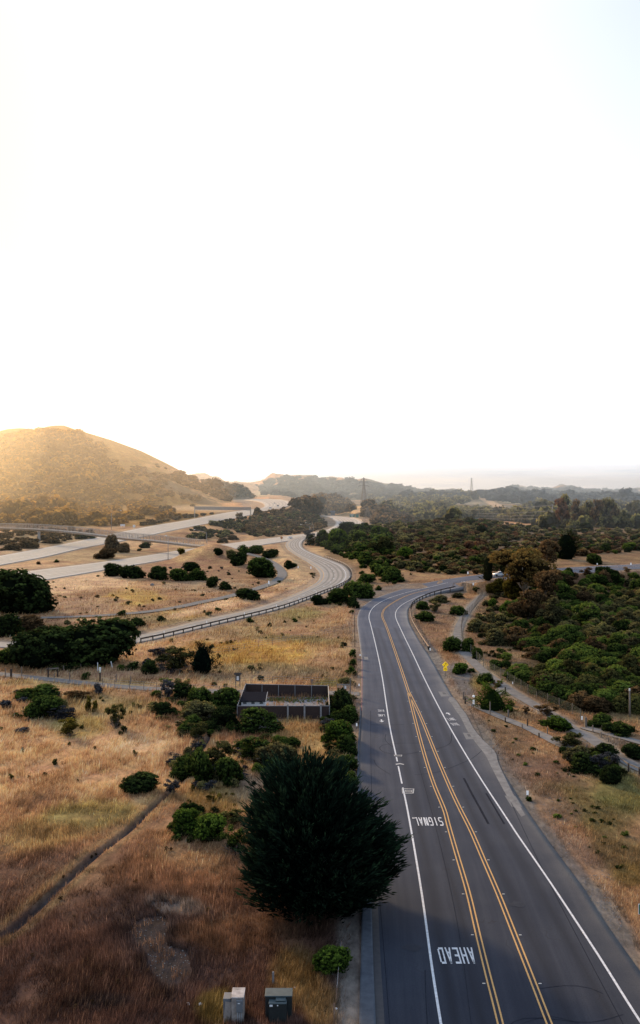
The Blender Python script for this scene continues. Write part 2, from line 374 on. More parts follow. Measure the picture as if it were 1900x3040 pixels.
# the paths lie on the ground as it is
for k in ('p2','p3','p4','p5','p6'):
    src = dict(p2=P2, p3=P3, p4=P4, p5=P5, p6=P6)[k]
    P = np.array([tuple(at(x, y)) for x, y, z in src]); P = smooth(resample(catmull(P, 8), 1.5), 4)
    EDGE[k] = edges_from_center(P, PW[k])
    m_ = (YY > P[:, 1].min()-8)&(YY < P[:, 1].max()+8)&(XX > P[:, 0].min()-8)&(XX < P[:, 0].max()+8)
    dd = np.full(XX.shape, 99.); d_, _ = seg_dist(XX[m_], YY[m_], P[::2]); dd[m_] = d_-PW[k]/2; NEAR[k] = dd
# ------------------------------------------------------------------ ground colour with near vignette and hill sunlight mixed in, painted as broad patches of soil and grass
TAN=(.55,.31,.15); PALE=(.68,.42,.23); RED=(.235,.125,.068); DKB=(.125,.068,.045); GOLD=(.52,.29,.075); GRN=(.19,.185,.06); GRV=(.25,.235,.215); SOIL=(.15,.10,.065); SCR=(.15,.115,.065); PINK=(.42,.27,.19); DIRT=(.38,.235,.14)
U_ = UU; P_ = np.clip(SY, 1380, 3400)
n1 = fbm(XX/9, YY/14, 61, 5); n2 = fbm(XX/2.2, YY/3.5, 62, 4); n3 = fbm(XX/40, YY/60, 63, 4)
C = np.empty(XX.shape+(3,)); C[:] = TAN
def blend(c, w_):
    global C
    C = C*(1-w_[..., None])+np.array(c)*w_[..., None]
def patch(cx, cy, rx, ry, c, k=1., rot=0, hard=.35):
    dx = U_-cx; dy = P_-cy
    a = math.radians(rot); x = (dx*math.cos(a)+dy*math.sin(a))/rx; y = (-dx*math.sin(a)+dy*math.cos(a))/ry
    d = np.sqrt(x*x+y*y)+(n1-.5)*1.1+(n2-.5)*.35
    blend(c, ss((1.0-d)/hard*.5+.5)*k)
blend(RED, ssr(n1+n2*.3, .52, .85)*.7)
blend(PALE, ssr(n3, .55, .75)*.5)
# near field: redder dead grass, with vignette darkening painted in towards the camera
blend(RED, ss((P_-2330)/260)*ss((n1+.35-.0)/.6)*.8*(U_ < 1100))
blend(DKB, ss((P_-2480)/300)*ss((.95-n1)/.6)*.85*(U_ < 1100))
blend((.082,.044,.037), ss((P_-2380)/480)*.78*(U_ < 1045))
patch(250,2280,330,70,TAN,.8); patch(430,2210,150,60,PALE,.8); patch(120,2200,220,60,TAN,.7); patch(170,2470,230,60,(.27,.17,.07),.9,-15); patch(300,2420,160,45,(.25,.20,.07),.7)
patch(560,2460,110,60,TAN,.55,-30); patch(640,2400,150,50,(.33,.21,.10),.7)
patch(80,2600,200,70,DKB,.7,-15); patch(470,2600,200,50,RED,.8); patch(560,2540,120,50,(.25,.155,.08),.7)
patch(475,2790,155,105,(.032,.031,.036),.92,30,.9); patch(500,2890,70,60,(.034,.032,.036),.7,0,.6); patch(540,2700,110,25,GRV,.35,10); patch(290,2990,110,30,(.04,.036,.04),.7); patch(555,2690,60,14,(.17,.14,.12),.8)
patch(720,2780,200,60,RED,.7); patch(880,2900,110,90,(.27,.17,.065),.85,-60); patch(960,3000,60,60,(.28,.18,.07),.8); patch(640,3000,60,50,(.22,.16,.05),.8)
patch(1030,2850,38,300,(.24,.20,.165),.95); patch(1050,2560,18,120,GRV,.8)
patch(740,2330,90,40,(.30,.24,.17),.7); patch(640,2370,80,40,(.33,.21,.07),.7)
patch(890,2230,140,90,(.40,.25,.10),.9); patch(830,2165,120,45,(.33,.19,.08),.9); patch(700,2190,80,30,RED,.8); patch(760,2350,60,60,(.26,.18,.12),.5)
# golden field behind the compound, mown strip
patch(770,1935,170,42,GOLD,1,0,.15); patch(640,1945,110,35,(.40,.22,.06),.9); patch(830,1925,80,40,(.48,.27,.08),.7); patch(980,1920,80,110,(.42,.25,.12),.8)
patch(840,1895,160,12,(.16,.15,.06),.6,3); patch(1000,1870,50,18,SOIL,.5); patch(780,1990,230,16,(.25,.20,.11),.8); patch(820,2008,230,12,(.31,.22,.13),.9); patch(980,2030,60,10,GRN,.8)
patch(800,1850,180,28,(.30,.20,.10),.8,-10); patch(900,1820,90,18,(.25,.21,.07),.6); patch(700,1880,110,25,(.33,.21,.10),.7)
patch(500,2060,120,22,(.27,.14,.07),.9); patch(430,2080,110,30,(.29,.16,.08),.8); patch(330,2100,120,40,(.26,.21,.09),.6); patch(230,2160,90,26,(.32,.26,.08),.6)
patch(180,2030,240,12,(.36,.25,.11),.8); patch(330,2005,200,12,DIRT,.8); patch(60,1985,140,12,(.28,.16,.08),.8)
patch(400,1775,90,26,(.48,.29,.09),.95); patch(340,1782,60,20,GOLD,.7); patch(250,1800,120,30,DIRT,.8); patch(520,1832,90,26,(.40,.25,.09),.8); patch(250,1725,170,34,PALE,.95,-8); patch(560,1790,60,18,RED,.6)
patch(560,1690,160,45,(.34,.18,.10),.9); patch(700,1700,120,60,(.30,.17,.09),.8); patch(600,1740,130,20,(.36,.24,.14),.8); patch(420,1840,110,20,(.26,.19,.09),.7)
patch(555,1640,46,26,(.5,.31,.14),.9); patch(300,1650,160,22,(.44,.29,.15),.9); patch(150,1600,160,18,(.42,.28,.14),.9)
patch(890,1690,80,60,(.50,.32,.17),.95); patch(900,1750,80,20,PALE,.8,-30); patch(640,1800,160,12,PALE,.8,-12); patch(860,1640,40,30,(.5,.33,.18),.9); patch(300,1880,120,14,PALE,.6,-6)
patch(1000,1655,90,22,(.55,.36,.18),1,12); patch(1060,1690,60,30,(.50,.33,.16),.95,40); patch(1080,1750,40,40,DIRT,.8)
patch(1260,1705,120,14,(.50,.30,.15),.9,-6); patch(1160,1740,60,24,DIRT,.8,-30); patch(1110,1700,90,28,TAN,.7)
# right verge and slope
patch(1300,1850,70,70,(.36,.21,.12),.9); patch(1330,1810,80,30,(.34,.22,.14),.8); patch(1290,1960,22,60,GRV,.9,-28); patch(1375,2020,30,60,(.22,.21,.20),.85,-30); patch(1420,2030,30,24,(.36,.26,.09),.8)
patch(1500,2200,120,60,(.33,.21,.12),.9,25); patch(1470,2250,26,150,GRV,.75,-28); patch(1550,2360,22,120,(.27,.24,.21),.9,-30); patch(1640,2500,28,110,(.27,.24,.21),.9,-35); patch(1780,2690,32,150,(.24,.22,.2),.95,-38); patch(1700,2580,26,120,(.21,.18,.17),.8,-38)
patch(1600,2300,140,50,(.27,.17,.12),.8,20); patch(1760,2420,150,60,(.24,.18,.07),.9,25); patch(1850,2350,100,70,(.24,.225,.075),.9,30); patch(1740,2530,110,30,(.42,.27,.18),.85,40); patch(1850,2540,110,60,(.22,.15,.07),.9,35); patch(1880,2600,60,30,(.30,.2,.07),.9); patch(1660,2400,90,40,(.34,.22,.14),.8,35)
patch(1560,1960,110,50,(.40,.26,.14),.95,25); patch(1480,1920,80,40,(.38,.24,.13),.8); patch(1600,1880,90,30,(.25,.15,.09),.8); patch(1840,2110,90,30,(.38,.27,.13),.9,20); patch(1800,2190,80,24,(.33,.28,.22),.8,15)
patch(1620,1665,120,12,(.36,.22,.13),1); patch(1850,1660,120,8,(.33,.17,.10),1)
# scrub ground, wooded slopes
patch(1720,1840,240,120,SCR,.95); patch(1750,1990,220,70,SCR,.9); patch(1640,2060,150,30,SCR,.8,20)
mh = ssr(YY+60*n1, 425, 455)*(YY < 900)*ssr(UU+(1705-P_)*.3+90*n1, 1010, 1040)*(P_ < 1700); C[:] = C*(1-mh[..., None])+(np.array((.22,.14,.075))*(.7+.6*n1)[..., None])*mh[..., None]
patch(1190,1600,60,18,(.17,.085,.06),.9); patch(1090,1650,60,18,(.19,.13,.06),.6); patch(1400,1650,150,24,(.15,.09,.06),.8)
far = ss((YY-980)/60)*(UU > 890); blend((.10,.085,.05), far*ssr(n3, .2, .6))
patch(1440,1498,120,8,(.18,.16,.11),.9,6); patch(1497,1511,110,7,(.42,.30,.19),1,25,.1); patch(1360,1493,60,6,(.30,.24,.15),.8); patch(1515,1489,60,4,(.42,.38,.26),1,8,.1); patch(1058,1512,26,10,(.62,.40,.20),1,-12,.1); patch(1105,1470,120,5,(.30,.24,.16),.6)
patch(1270,1530,40,12,(.27,.17,.11),.8); patch(1240,1535,60,9,(.28,.19,.13),.6); patch(1700,1468,60,3,(.42,.36,.28),.9,0,.1); patch(1845,1472,26,3.5,(.5,.4,.3),1,0,.1); patch(1780,1474,16,2,(.45,.36,.26),1,0,.1); patch(980,1454,70,2.2,(.62,.5,.35),1,-2,.1); patch(885,1458,24,2.4,(.6,.45,.3),1,-14,.1); patch(795,1460,40,9,(.5,.38,.2),.9,-14); patch(885,1475,24,2.4,(.6,.5,.34),1,10,.1)
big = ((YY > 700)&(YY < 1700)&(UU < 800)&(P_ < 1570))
hb = ss((UU-(430+(P_-1400)*1.3))/160+(n1-.5)*1.4); Cb = np.array((.34,.17,.045))*(1-hb[..., None])+np.array((.66,.35,.16))*hb[..., None]  # hill soil brightened to sunlit gold as well
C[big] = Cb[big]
patch(560,1465,150,16,(.09,.075,.045),.85,27); patch(712,1465,40,26,(.17,.11,.08),.9,30); patch(620,1510,120,9,(.5,.32,.17),.9,2); patch(480,1430,60,12,(.22,.15,.09),.7,25)
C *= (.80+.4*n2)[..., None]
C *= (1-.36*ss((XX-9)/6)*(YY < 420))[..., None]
# bare cut soil in the ditch
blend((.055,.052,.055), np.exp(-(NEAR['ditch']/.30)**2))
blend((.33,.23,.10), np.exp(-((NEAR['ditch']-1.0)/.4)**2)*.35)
for k, c, wd in (('a', (.185,.165,.145), 1.6), ('f1', (.33,.26,.19), 3.), ('f2', (.33,.26,.19), 3.), ('ramp', (.30,.22,.16), 2.), ('p2', (.33,.25,.17), .8), ('p3', (.34,.29,.22), .7)):
    if k in NEAR: blend(c, np.exp(-(np.maximum(NEAR[k]-.2, 0)/wd)**2)*(.45+.55*n2)*.9)
NI, NJ = XX.shape
gi = (np.arange(NI-1)[:, None]*NJ+np.arange(NJ-1)[None]).ravel()
GQ = np.stack([gi, gi+1, gi+NJ+1, gi+NJ], 1)

def ground_mat():
    m = bpy.data.materials.new('dry_ground'); m.use_nodes = True; nt = m.node_tree; b = nt.nodes['Principled BSDF']
    b.inputs['Roughness'].default_value = .95; b.inputs['Specular IOR Level'].default_value = .05
    at_ = nnode(nt, 'ShaderNodeAttribute'); at_.attribute_name = 'col'
    tc = nt.nodes.new('ShaderNodeTexCoord'); o = tc.outputs['Object']
    mp = nnode(nt, 'ShaderNodeMapping'); mp.inputs['Rotation'].default_value = (0,0,.5); mp.inputs['Scale'].default_value = (1, .45, 1); nt.links.new(o, mp.inputs['Vector'])
    f1 = noise_of(nt, mp.outputs[0], 1.5, 8, .72); f2 = noise_of(nt, o, .16, 5, .6); f3 = noise_of(nt, o, .03, 4)
    k = mathn(nt, 'MULTIPLY', maprange(nt, f1, .28, .72, .45, 1.5), maprange(nt, f2, .3, .7, .75, 1.22))
    k = mathn(nt, 'MULTIPLY', k, maprange(nt, f3, .3, .7, .85, 1.15))
    v = nt.nodes.new('ShaderNodeVectorMath'); v.operation = 'SCALE'; nt.links.new(at_.outputs['Color'], v.inputs[0]); nt.links.new(k, v.inputs['Scale'])
    hs = nt.nodes.new('ShaderNodeHueSaturation'); nt.links.new(v.outputs[0], hs.inputs['Color']); nt.links.new(maprange(nt, f2, .3, .7, .485, .515), hs.inputs['Hue'])
    nt.links.new(hs.outputs[0], b.inputs['Base Color'])
    bp = nt.nodes.new('ShaderNodeBump'); bp.inputs['Strength'].default_value = .9; bp.inputs['Distance'].default_value = .35
    nt.links.new(f1, bp.inputs['Height']); nt.links.new(bp.outputs['Normal'], b.inputs['Normal'])
    return m
M_ground = ground_mat()
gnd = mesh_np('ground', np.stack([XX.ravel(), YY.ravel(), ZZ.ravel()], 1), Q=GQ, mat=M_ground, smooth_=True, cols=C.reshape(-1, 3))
gnd['kind'] = 'structure'
def gcol(X, Y):
    u = CX+F*X/Y
    i = np.clip(np.round(np.interp(Y, YS, np.arange(len(YS)))).astype(int), 0, NI-1); j = np.clip(np.round(np.interp(u, us, np.arange(len(us)))).astype(int), 0, NJ-1)
    return C[i, j]
def gz(X, Y):
    u = CX+F*X/Y; i = np.clip(np.interp(Y, YS, np.arange(NI)), 0, NI-1.001); j = np.clip(np.interp(u, us, np.arange(NJ)), 0, NJ-1.001)
    i0 = i.astype(int); j0 = j.astype(int); a = i-i0; b = j-j0
    return (ZZ[i0, j0]*(1-b)+ZZ[i0, j0+1]*b)*(1-a)+(ZZ[i0+1, j0]*(1-b)+ZZ[i0+1, j0+1]*b)*a

# ------------------------------------------------------------------ roads
def road_mat(name, base, light, shoulder, shade_span=(-99, -98)):
    m = bpy.data.materials.new(name); m.use_nodes = True; nt = m.node_tree; b = nt.nodes['Principled BSDF']
    b.inputs['Roughness'].default_value = .8; b.inputs['Specular IOR Level'].default_value = .14
    la = nnode(nt, 'ShaderNodeAttribute'); la.attribute_name = 'lat'; al = nnode(nt, 'ShaderNodeAttribute'); al.attribute_name = 'along'
    we = nnode(nt, 'ShaderNodeAttribute'); we.attribute_name = 'wear'; ed = nnode(nt, 'ShaderNodeAttribute'); ed.attribute_name = 'edge'
    cb = nt.nodes.new('ShaderNodeCombineXYZ'); nt.links.new(la.outputs['Fac'], cb.inputs[0]); nt.links.new(mathn(nt, 'MULTIPLY', al.outputs['Fac'], .035), cb.inputs[1])
    st = noise_of(nt, cb.outputs[0], 1.3, 6, .6)
    tc = nt.nodes.new('ShaderNodeTexCoord'); fine = noise_of(nt, tc.outputs['Object'], 9, 6, .8); bl = noise_of(nt, tc.outputs['Object'], .12, 4, .6)
    k = mathn(nt, 'ADD', mathn(nt, 'MULTIPLY', st, .7), mathn(nt, 'MULTIPLY', bl, .5))
    c = mixc(nt, maprange(nt, k, .45, .75), base, light)
    c = mixc(nt, mathn(nt, 'MULTIPLY', we.outputs['Fac'], .8), c, tuple(x*.55 for x in base))
    c = mixc(nt, mathn(nt, 'MULTIPLY', ed.outputs['Fac'], maprange(nt, bl, .3, .65, .35, 1)), c, shoulder)
    # sealed cracks
    vo = nt.nodes.new('ShaderNodeTexVoronoi'); vo.feature = 'DISTANCE_TO_EDGE'; vo.inputs['Scale'].default_value = .11
    wv = nt.nodes.new('ShaderNodeVectorMath'); wv.operation = 'ADD'; nt.links.new(tc.outputs['Object'], wv.inputs[0])
    nz = nnode(nt, 'ShaderNodeTexNoise'); nz.inputs['Scale'].default_value = .35; nt.links.new(tc.outputs['Object'], nz.inputs['Vector'])
    sc_ = nt.nodes.new('ShaderNodeVectorMath'); sc_.operation = 'SCALE'; sc_.inputs['Scale'].default_value = 6; nt.links.new(nz.outputs['Color'], sc_.inputs[0]); nt.links.new(sc_.outputs[0], wv.inputs[1])
    nt.links.new(wv.outputs[0], vo.inputs['Vector'])
    cr = maprange(nt, vo.outputs['Distance'], .002, .006, .35, 0)
    c = mixc(nt, mathn(nt, 'MULTIPLY', cr, maprange(nt, bl, .45, .6, 0, 1)), c, (.02,.02,.022))
    v = nt.nodes.new('ShaderNodeVectorMath'); v.operation = 'SCALE'; nt.links.new(c, v.inputs[0])
    age = mathn(nt, 'MULTIPLY', maprange(nt, al.outputs['Fac'], *shade_span, .50, 1.35), maprange(nt, fine, .3, .7, .70, 1.3)); nt.links.new(age, v.inputs['Scale'])  # near-end darkening and distant brightening painted into the colour, plus fine grain
    nt.links.new(v.outputs[0], b.inputs['Base Color'])
    nt.links.new(maprange(nt, k, .4, .8, .7, .85), b.inputs['Roughness'])
    bp = nt.nodes.new('ShaderNodeBump'); bp.inputs['Strength'].default_value = .25; bp.inputs['Distance'].default_value = .02
    nt.links.new(fine, bp.inputs['Height']); nt.links.new(bp.outputs['Normal'], b.inputs['Normal'])
    return m
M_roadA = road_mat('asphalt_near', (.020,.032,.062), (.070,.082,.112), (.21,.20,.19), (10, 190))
M_roadF = road_mat('asphalt_freeway', (.33,.285,.235), (.44,.385,.32), (.28,.22,.17))
M_roadR = road_mat('asphalt_ramp', (.20,.18,.16), (.30,.27,.235), (.11,.10,.09))
M_path = mat('path_surface', (.27,.25,.23), .95, spec=.03, noise=(.16,.15,.14), noise_scale=.8, bump=.2)
M_conc = mat('old_concrete', (.28,.27,.26), .9, spec=.05, noise=(.15,.145,.14), noise_scale=1.1, bump=.1)
M_white = mat('road_paint_white', (.84,.84,.83), .7, spec=.1, noise=(.46,.47,.49), noise_scale=3.5)
M_yell = mat('road_paint_yellow', (.74,.43,.15), .7, spec=.1, noise=(.50,.29,.12), noise_scale=5)
def ribbon_mesh(name, L, R, nlat, mat_, parent=None, lift=0.0, wear=None, edge=None, skirt=True, step=None):
    if step:
        n = int(max(np.linalg.norm(np.diff(L[:, :2], axis=0), axis=1).sum(), np.linalg.norm(np.diff(R[:, :2], axis=0), axis=1).sum())/step)+2
        ti = np.linspace(0, len(L)-1, n); k = np.arange(len(L))
        L = np.stack([np.interp(ti, k, L[:, i]) for i in range(3)], 1); R = np.stack([np.interp(ti, k, R[:, i]) for i in range(3)], 1)
    t = np.linspace(0, 1, nlat+1); G = L[:, None]*(1-t)[None, :, None]+R[:, None]*t[None, :, None]
    G[..., 2] += lift; n = len(L)
    Cc = (L+R)/2; al = np.r_[0, np.cumsum(np.linalg.norm(np.diff(Cc[:, :2], axis=0), axis=1))]
    wd = np.linalg.norm(L[:, :2]-R[:, :2], axis=1)
    lat = wd[:, None]*t[None]; alg = np.repeat(al[:, None], nlat+1, 1)
    we = wear(G, t) if wear else np.zeros(lat.shape); e = edge(G, t, wd) if edge else np.exp(-np.minimum(lat, wd[:, None]-lat)/.5)
    V = G.reshape(-1, 3); m = nlat+1
    gi = (np.arange(n-1)[:, None]*m+np.arange(nlat)[None]).ravel(); Q = np.stack([gi, gi+m, gi+m+1, gi+1], 1)[:, ::-1]
    fa = dict(lat=lat.ravel(), along=alg.ravel(), wear=we.ravel(), edge=e.ravel())
    if skirt:
        o_ = np.array([0, 0, -1.0]); Ls = G[:, 0]+o_; Rs = G[:, -1]+o_; b0 = len(V); V = np.vstack([V, Ls, Rs]); i = np.arange(n-1)
        Q = np.vstack([Q, np.stack([i*m, (i+1)*m, b0+i+1, b0+i], 1), np.stack([(i+1)*m+nlat, i*m+nlat, b0+n+i, b0+n+i+1], 1)])
        for k2 in fa: fa[k2] = np.r_[fa[k2], np.zeros(2*n)+(1 if k2 == 'edge' else 0)]
    return mesh_np(name, V, Q=Q, mat=mat_, parent=parent, smooth_=False, fattr=fa)
def tracks(*fr):
    def f(G, t):
        w_ = np.zeros(G.shape[:2])
        for c in fr: w_ = np.maximum(w_, np.exp(-((t[None]-c)/.028)**2))
        return w_*np.ones(G.shape[:2])
    return f
def wearA(G, t):
    w_ = np.zeros(G.shape[:2]); Y = G[..., 1]; X = G[..., 0]
    # wheel tracks between the painted lines
    lw = np.interp(Y, LWx[:, 1], LWx[:, 0]); ly = np.interp(Y, LYx[:, 1], LYx[:, 0]); ry = np.interp(Y, RYx[:, 1], RYx[:, 0]); rw = np.interp(Y, RWx[:, 1], RWx[:, 0])
    for a, b in ((lw, ly), (ry, rw)):
        for q in (.25, .72): w_ = np.maximum(w_, np.exp(-((X-(a+(b-a)*q))/.42)**2)*(Y < 235))
    return w_*.8+.35*np.exp(-((t[None]-.5)/.12)**2)*(Y >= 235)
RC = np.c_[(EDGE['a'][0]+EDGE['a'][1])/2]
def road_z(X, Y):
    a = RC[:-1]; b = RC[1:]; dx = b[:, 0]-a[:, 0]; dy = b[:, 1]-a[:, 1]; t = np.clip(((X-a[:, 0])*dx+(Y-a[:, 1])*dy)/(dx*dx+dy*dy+1e-9), 0, 1)
    i = int(np.argmin(np.hypot(X-a[:, 0]-t*dx, Y-a[:, 1]-t*dy))); return a[i, 2]+t[i]*(b[i, 2]-a[i, 2])
def up(lst):
    out = []
    for x, y in lst:
        z = float(zA(x, y))
        for _ in range(4): p = unproj(x, y, z); z = .5*z+.5*road_z(p[0], p[1])
        p = unproj(x, y, z); out.append((p[0], p[1], z))
    return np.array(out)
LW_ = [(1345,3250),(1309,3040),(1281,2863),(1256,2678),(1232,2530),(1209,2400),(1195,2335),(1176,2244),(1159,2167),(1146,2085),(1133,1999),(1116,1918),(1101,1857),(1095,1832),(1101,1813),(1116,1797),(1146,1780),(1189,1765),(1245,1750),(1299,1738),(1348,1727),(1418,1716),(1520,1706),(1639,1693),(1760,1686),(1900,1678.5),(2050,1671)]
RW_ = [(2090,3300),(1905,3040),(1788,2854),(1691,2706),(1617,2595),(1538,2481),(1519,2452),(1485,2400),(1422,2304),(1353,2190),(1302,2098),(1256,2007),(1228,1947),(1200,1890),(1185,1858),(1176,1838),(1174,1822),(1182,1806),(1205,1789),(1249,1769),(1299,1754),(1348,1742),(1398,1732),(1440,1725),(1540,1711),(1660,1698),(1770,1691),(1900,1683.5),(2050,1676)]
LY_ = [(1545,3300),(1486,3040),(1450,2900),(1418,2770),(1390,2650),(1357,2539),(1330,2445),(1318,2400),(1283,2315),(1246,2190),(1213,2058)]
RY_ = [(1735,3300),(1631,3040),(1584,2918),(1524,2766),(1478,2650),(1436,2553),(1399,2467),(1365,2400),(1334,2334),(1288,2225),(1250,2130),(1214,2055)]
CY_ = [(1213.5,2056),(1196,2002),(1172,1931),(1146,1857),(1135,1832),(1138,1814),(1155,1797),(1202,1771),(1245,1758),(1299,1746),(1348,1735),(1418,1724),(1530,1709),(1650,1696),(1765,1688),(1900,1681),(2050,1673.5)]
LWx, RWx, LYx, RYx = [up(l)[::1][np.argsort(up(l)[:, 1])] for l in (LW_, RW_, LY_, RY_)]
def edgeA(G, t, wd):
    lat = wd[:, None]*t[None]; r = wd[:, None]-lat
    return np.clip(np.exp(-r/1.3)+.7*np.exp(-lat/.35), 0, 1)
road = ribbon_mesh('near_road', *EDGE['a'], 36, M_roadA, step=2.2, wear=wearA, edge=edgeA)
road['kind'] = 'structure'
fw = ribbon_mesh('freeway_far_carriageway', *EDGE['f1'], 24, M_roadF, step=5, lift=.05, wear=tracks(.2,.33,.45,.57,.7,.82)); fw['kind'] = 'structure'
fw2 = ribbon_mesh('freeway_near_carriageway', *EDGE['f2'], 24, M_roadF, step=5, lift=.02, wear=tracks(.2,.33,.45,.57,.7,.82)); fw2['kind'] = 'structure'
ramp = ribbon_mesh('ramp_road', *EDGE['ramp'], 20, M_roadR, step=3, lift=.06, wear=tracks(.3,.45,.6,.75)); ramp['kind'] = 'structure'
for k in ('p1','p2','p3','p4','p5','p6'):
    L, R = EDGE[k]; L = resample(L, 1.0) if k != 'p1' else L; R = R if k == 'p1' else np.stack([np.interp(np.linspace(0, 1, len(L)), np.linspace(0, 1, len(R)), R[:, i]) for i in range(3)], 1)
    p = ribbon_mesh('path', L, R, 4, M_path, step=2 if k == 'p1' else None, lift=.045, skirt=False); p['kind'] = 'structure'
    if k != 'p1':
        me = p.data; co = np.zeros(len(me.vertices)*3, np.float32); me.vertices.foreach_get('co', co); co = co.reshape(-1, 3)
        co[:, 2] = gz(co[:, 0], co[:, 1])+.07+.01*int(k[1]); me.vertices.foreach_set('co', co.ravel()); me.update()
def line_mesh(name, P, w_, m_, parent, lift=.012, off=0., dash=None, start=0.):
    """painted line following P; dash=(on, period)"""
    P = catmull(P, 6) if len(P) > 2 else P; P = smooth(P, 3); P = resample(P, .8)
    d = np.gradient(P[:, :2], axis=0); d /= np.linalg.norm(d, axis=1)[:, None]+1e-9; n = np.stack([-d[:, 1], d[:, 0]], 1)
    ww = w_*np.ones(len(P))
    if parent is not None and parent.name == 'near_road':
        P[:, 2] = [road_z(x, y) for x, y in P[:, :2]]; lift = lift+np.clip((P[:, 1]-180)*.0006, 0, .12)
    A = P.copy(); B = P.copy(); A[:, :2] += n*(off+ww/2)[:, None]; B[:, :2] += n*(off-ww/2)[:, None]; A[:, 2] += lift; B[:, 2] += lift
    i = np.arange(len(P)-1)
    s = i*.8+start
    if dash: i = i[(s % dash[1]) < dash[0]]
    V = np.vstack([A, B]); k = len(P)
    return mesh_np(name, V, Q=np.stack([i, k+i, k+i+1, i+1], 1), mat=m_, parent=parent)
def cut(P, a, b):
    return P[(P[:, 1] > a)&(P[:, 1] < b)]
lwp = up(LW_)
ya, yb, yc, yd = [unproj(0, y)[1] for y in (2342, 2315, 2290, 2268)]
fine_lw = resample(smooth(catmull(lwp, 6), 3), .5)
g1, g2, g3, g4 = unproj(0,2338)[1], unproj(0,2269)[1], unproj(0,2264)[1], unproj(0,2243)[1]
A_ = fine_lw[fine_lw[:, 1] < g1]; B_ = fine_lw[(fine_lw[:, 1] > unproj(0,2334)[1])&(fine_lw[:, 1] < g2)]
line_mesh('edge_line', A_, .17, M_white, road); line_mesh('edge_line', fine_lw[(fine_lw[:, 1] > unproj(0,2327)[1])&(fine_lw[:, 1] < unproj(0,2272)[1])], .17, M_white, road)
k0 = np.argmax(fine_lw[:, 1] > g4+.3); line_mesh('edge_line', fine_lw[k0:], .17, M_white, road)
line_mesh('edge_line', fine_lw[(fine_lw[:, 1] > unproj(0,2264)[1])&(fine_lw[:, 1] < unproj(0,2247)[1])], .17, M_white, road)
line_mesh('edge_line', up(RW_), .17, M_white, road)
for P in (LY_, RY_, CY_):
    for o_ in (-.16, .16): line_mesh('centre_line', up(P), .115, M_yell, road, off=o_)
# reflective studs beside the yellow lines
M_stud = mat('stud', (.8,.72,.6), .4)
for lst, sgn in ((LY_, -1), (RY_, 1)):
    P = resample(smooth(catmull(up(lst), 6), 3), .2)
    for yy in np.arange(66.2, 165, 7.32):
        i = int(np.argmin(abs(P[:, 1]-yy))); 
        if abs(P[i, 1]-yy) > .5: continue
        d = P[min(i+1, len(P)-1)]-P[i-1]; a = math.atan2(-d[0], d[1])
        n = Vector((math.cos(a), math.sin(a), 0))
        MB().add([Vector(P[i])+n*(sgn*.42+sx_*wx)+Vector((0,0,zz)) + Vector((-n.y, n.x, 0))*wy for sx_, wx, wy, zz in ((1,-.1,-.05,.004),(1,.1,-.05,.004),(1,.1,.05,.004),(1,-.1,.05,.004),(1,-.06,-.02,.03),(1,.06,-.02,.03),(1,.06,.02,.03),(1,-.06,.02,.03))],
                 [(0,1,5,4),(1,2,6,5),(2,3,7,6),(3,0,4,7),(4,5,6,7)]).build('road_stud', M_stud, road)
# lettering: narrow block letters laid on the road
GL = {'S': [(0,0,0,.0),], }
def letter(ch):
    """strokes as quads in a unit box (x right, y up)"""
    a, b = .26, .12                                        # stroke widths across and along
    V = lambda x, y0=0, y1=1: [(x, y0), (x+a, y0), (x+a, y1), (x, y1)]
    Hh = lambda y, x0=0, x1=1: [(x0, y), (x1, y), (x1, y+b), (x0, y+b)]
    D = lambda x0, y0, x1, y1: [(x0, y0), (x0+a, y0), (x1+a, y1), (x1, y1)]
    r = 1-a
    return {'I': [V(.37)], 'L': [V(0, b+.005), Hh(0)], 'H': [V(0), V(r), Hh(.44, a+.01, r-.01)], 'E': [V(0), Hh(0, a+.01), Hh(.44, a+.01, .85), Hh(1-b, a+.01)],
            'D': [V(0), Hh(0, a+.01, .8), Hh(1-b, a+.01, .8), V(r, .1, .9)], 'A': [D(0, 0, .37, 1), D(r, 0, .37+.01, .97), Hh(.26, .34, .66)],
            'N': [V(0), V(r), D(a*.9, .96, r-a*.9, .04)], 'S': [Hh(0, 0, .85), Hh(.44, .12, .88), Hh(1-b, .15, 1), V(0, .56, .9), V(r, .1, .44)],
            'G': [V(0, .1, .9), Hh(0, .12, .9), Hh(1-b, .12, .95), V(r, .1, .46), Hh(.46, .5, 1)], 'B': [V(0), Hh(0, a+.01, .85), Hh(.44, a+.01, .85), Hh(1-b, a+.01, .85), V(r, .1, .44), V(r, .56, .9)],
            'K': [V(0), D(r-.3, .5, r, 1), D(r, 0, r-.3, .5)], '.': [[(0,0),(a,0),(a,b),(0,b)]]}[ch]
def lettering(txt, cx, cy, wpx, hgt, flip, rot=0, gap=.32, name='lettering'):
    """centre given by the survey, width in survey px; flip: faces the traffic coming towards us"""
    c = Vector(unproj(cx, cy, 0)); W = wpx/F*c.y; n = len(txt); cw = W/(n+(n-1)*gap)
    m = MB()
    for i, ch in enumerate(txt):
        x0 = -W/2+i*cw*(1+gap)
        for q in letter(ch):
            P = []
            for (x, y) in q:
                X = x0+x*cw; Y = (y-.5)*hgt
                if flip: X, Y = -X, -Y
                X, Y = X*math.cos(rot)-Y*math.sin(rot), X*math.sin(rot)+Y*math.cos(rot)
                P.append((c.x+X, c.y+Y, .016))
            m.add(P, [(0,1,2,3)])
    return m.build(name, M_white, road)
lettering('AHEAD', 1356, 2837, 106, 2.44, True, .0)
lettering('SIGNAL', 1272, 2439, 84, 2.44, True, .0)
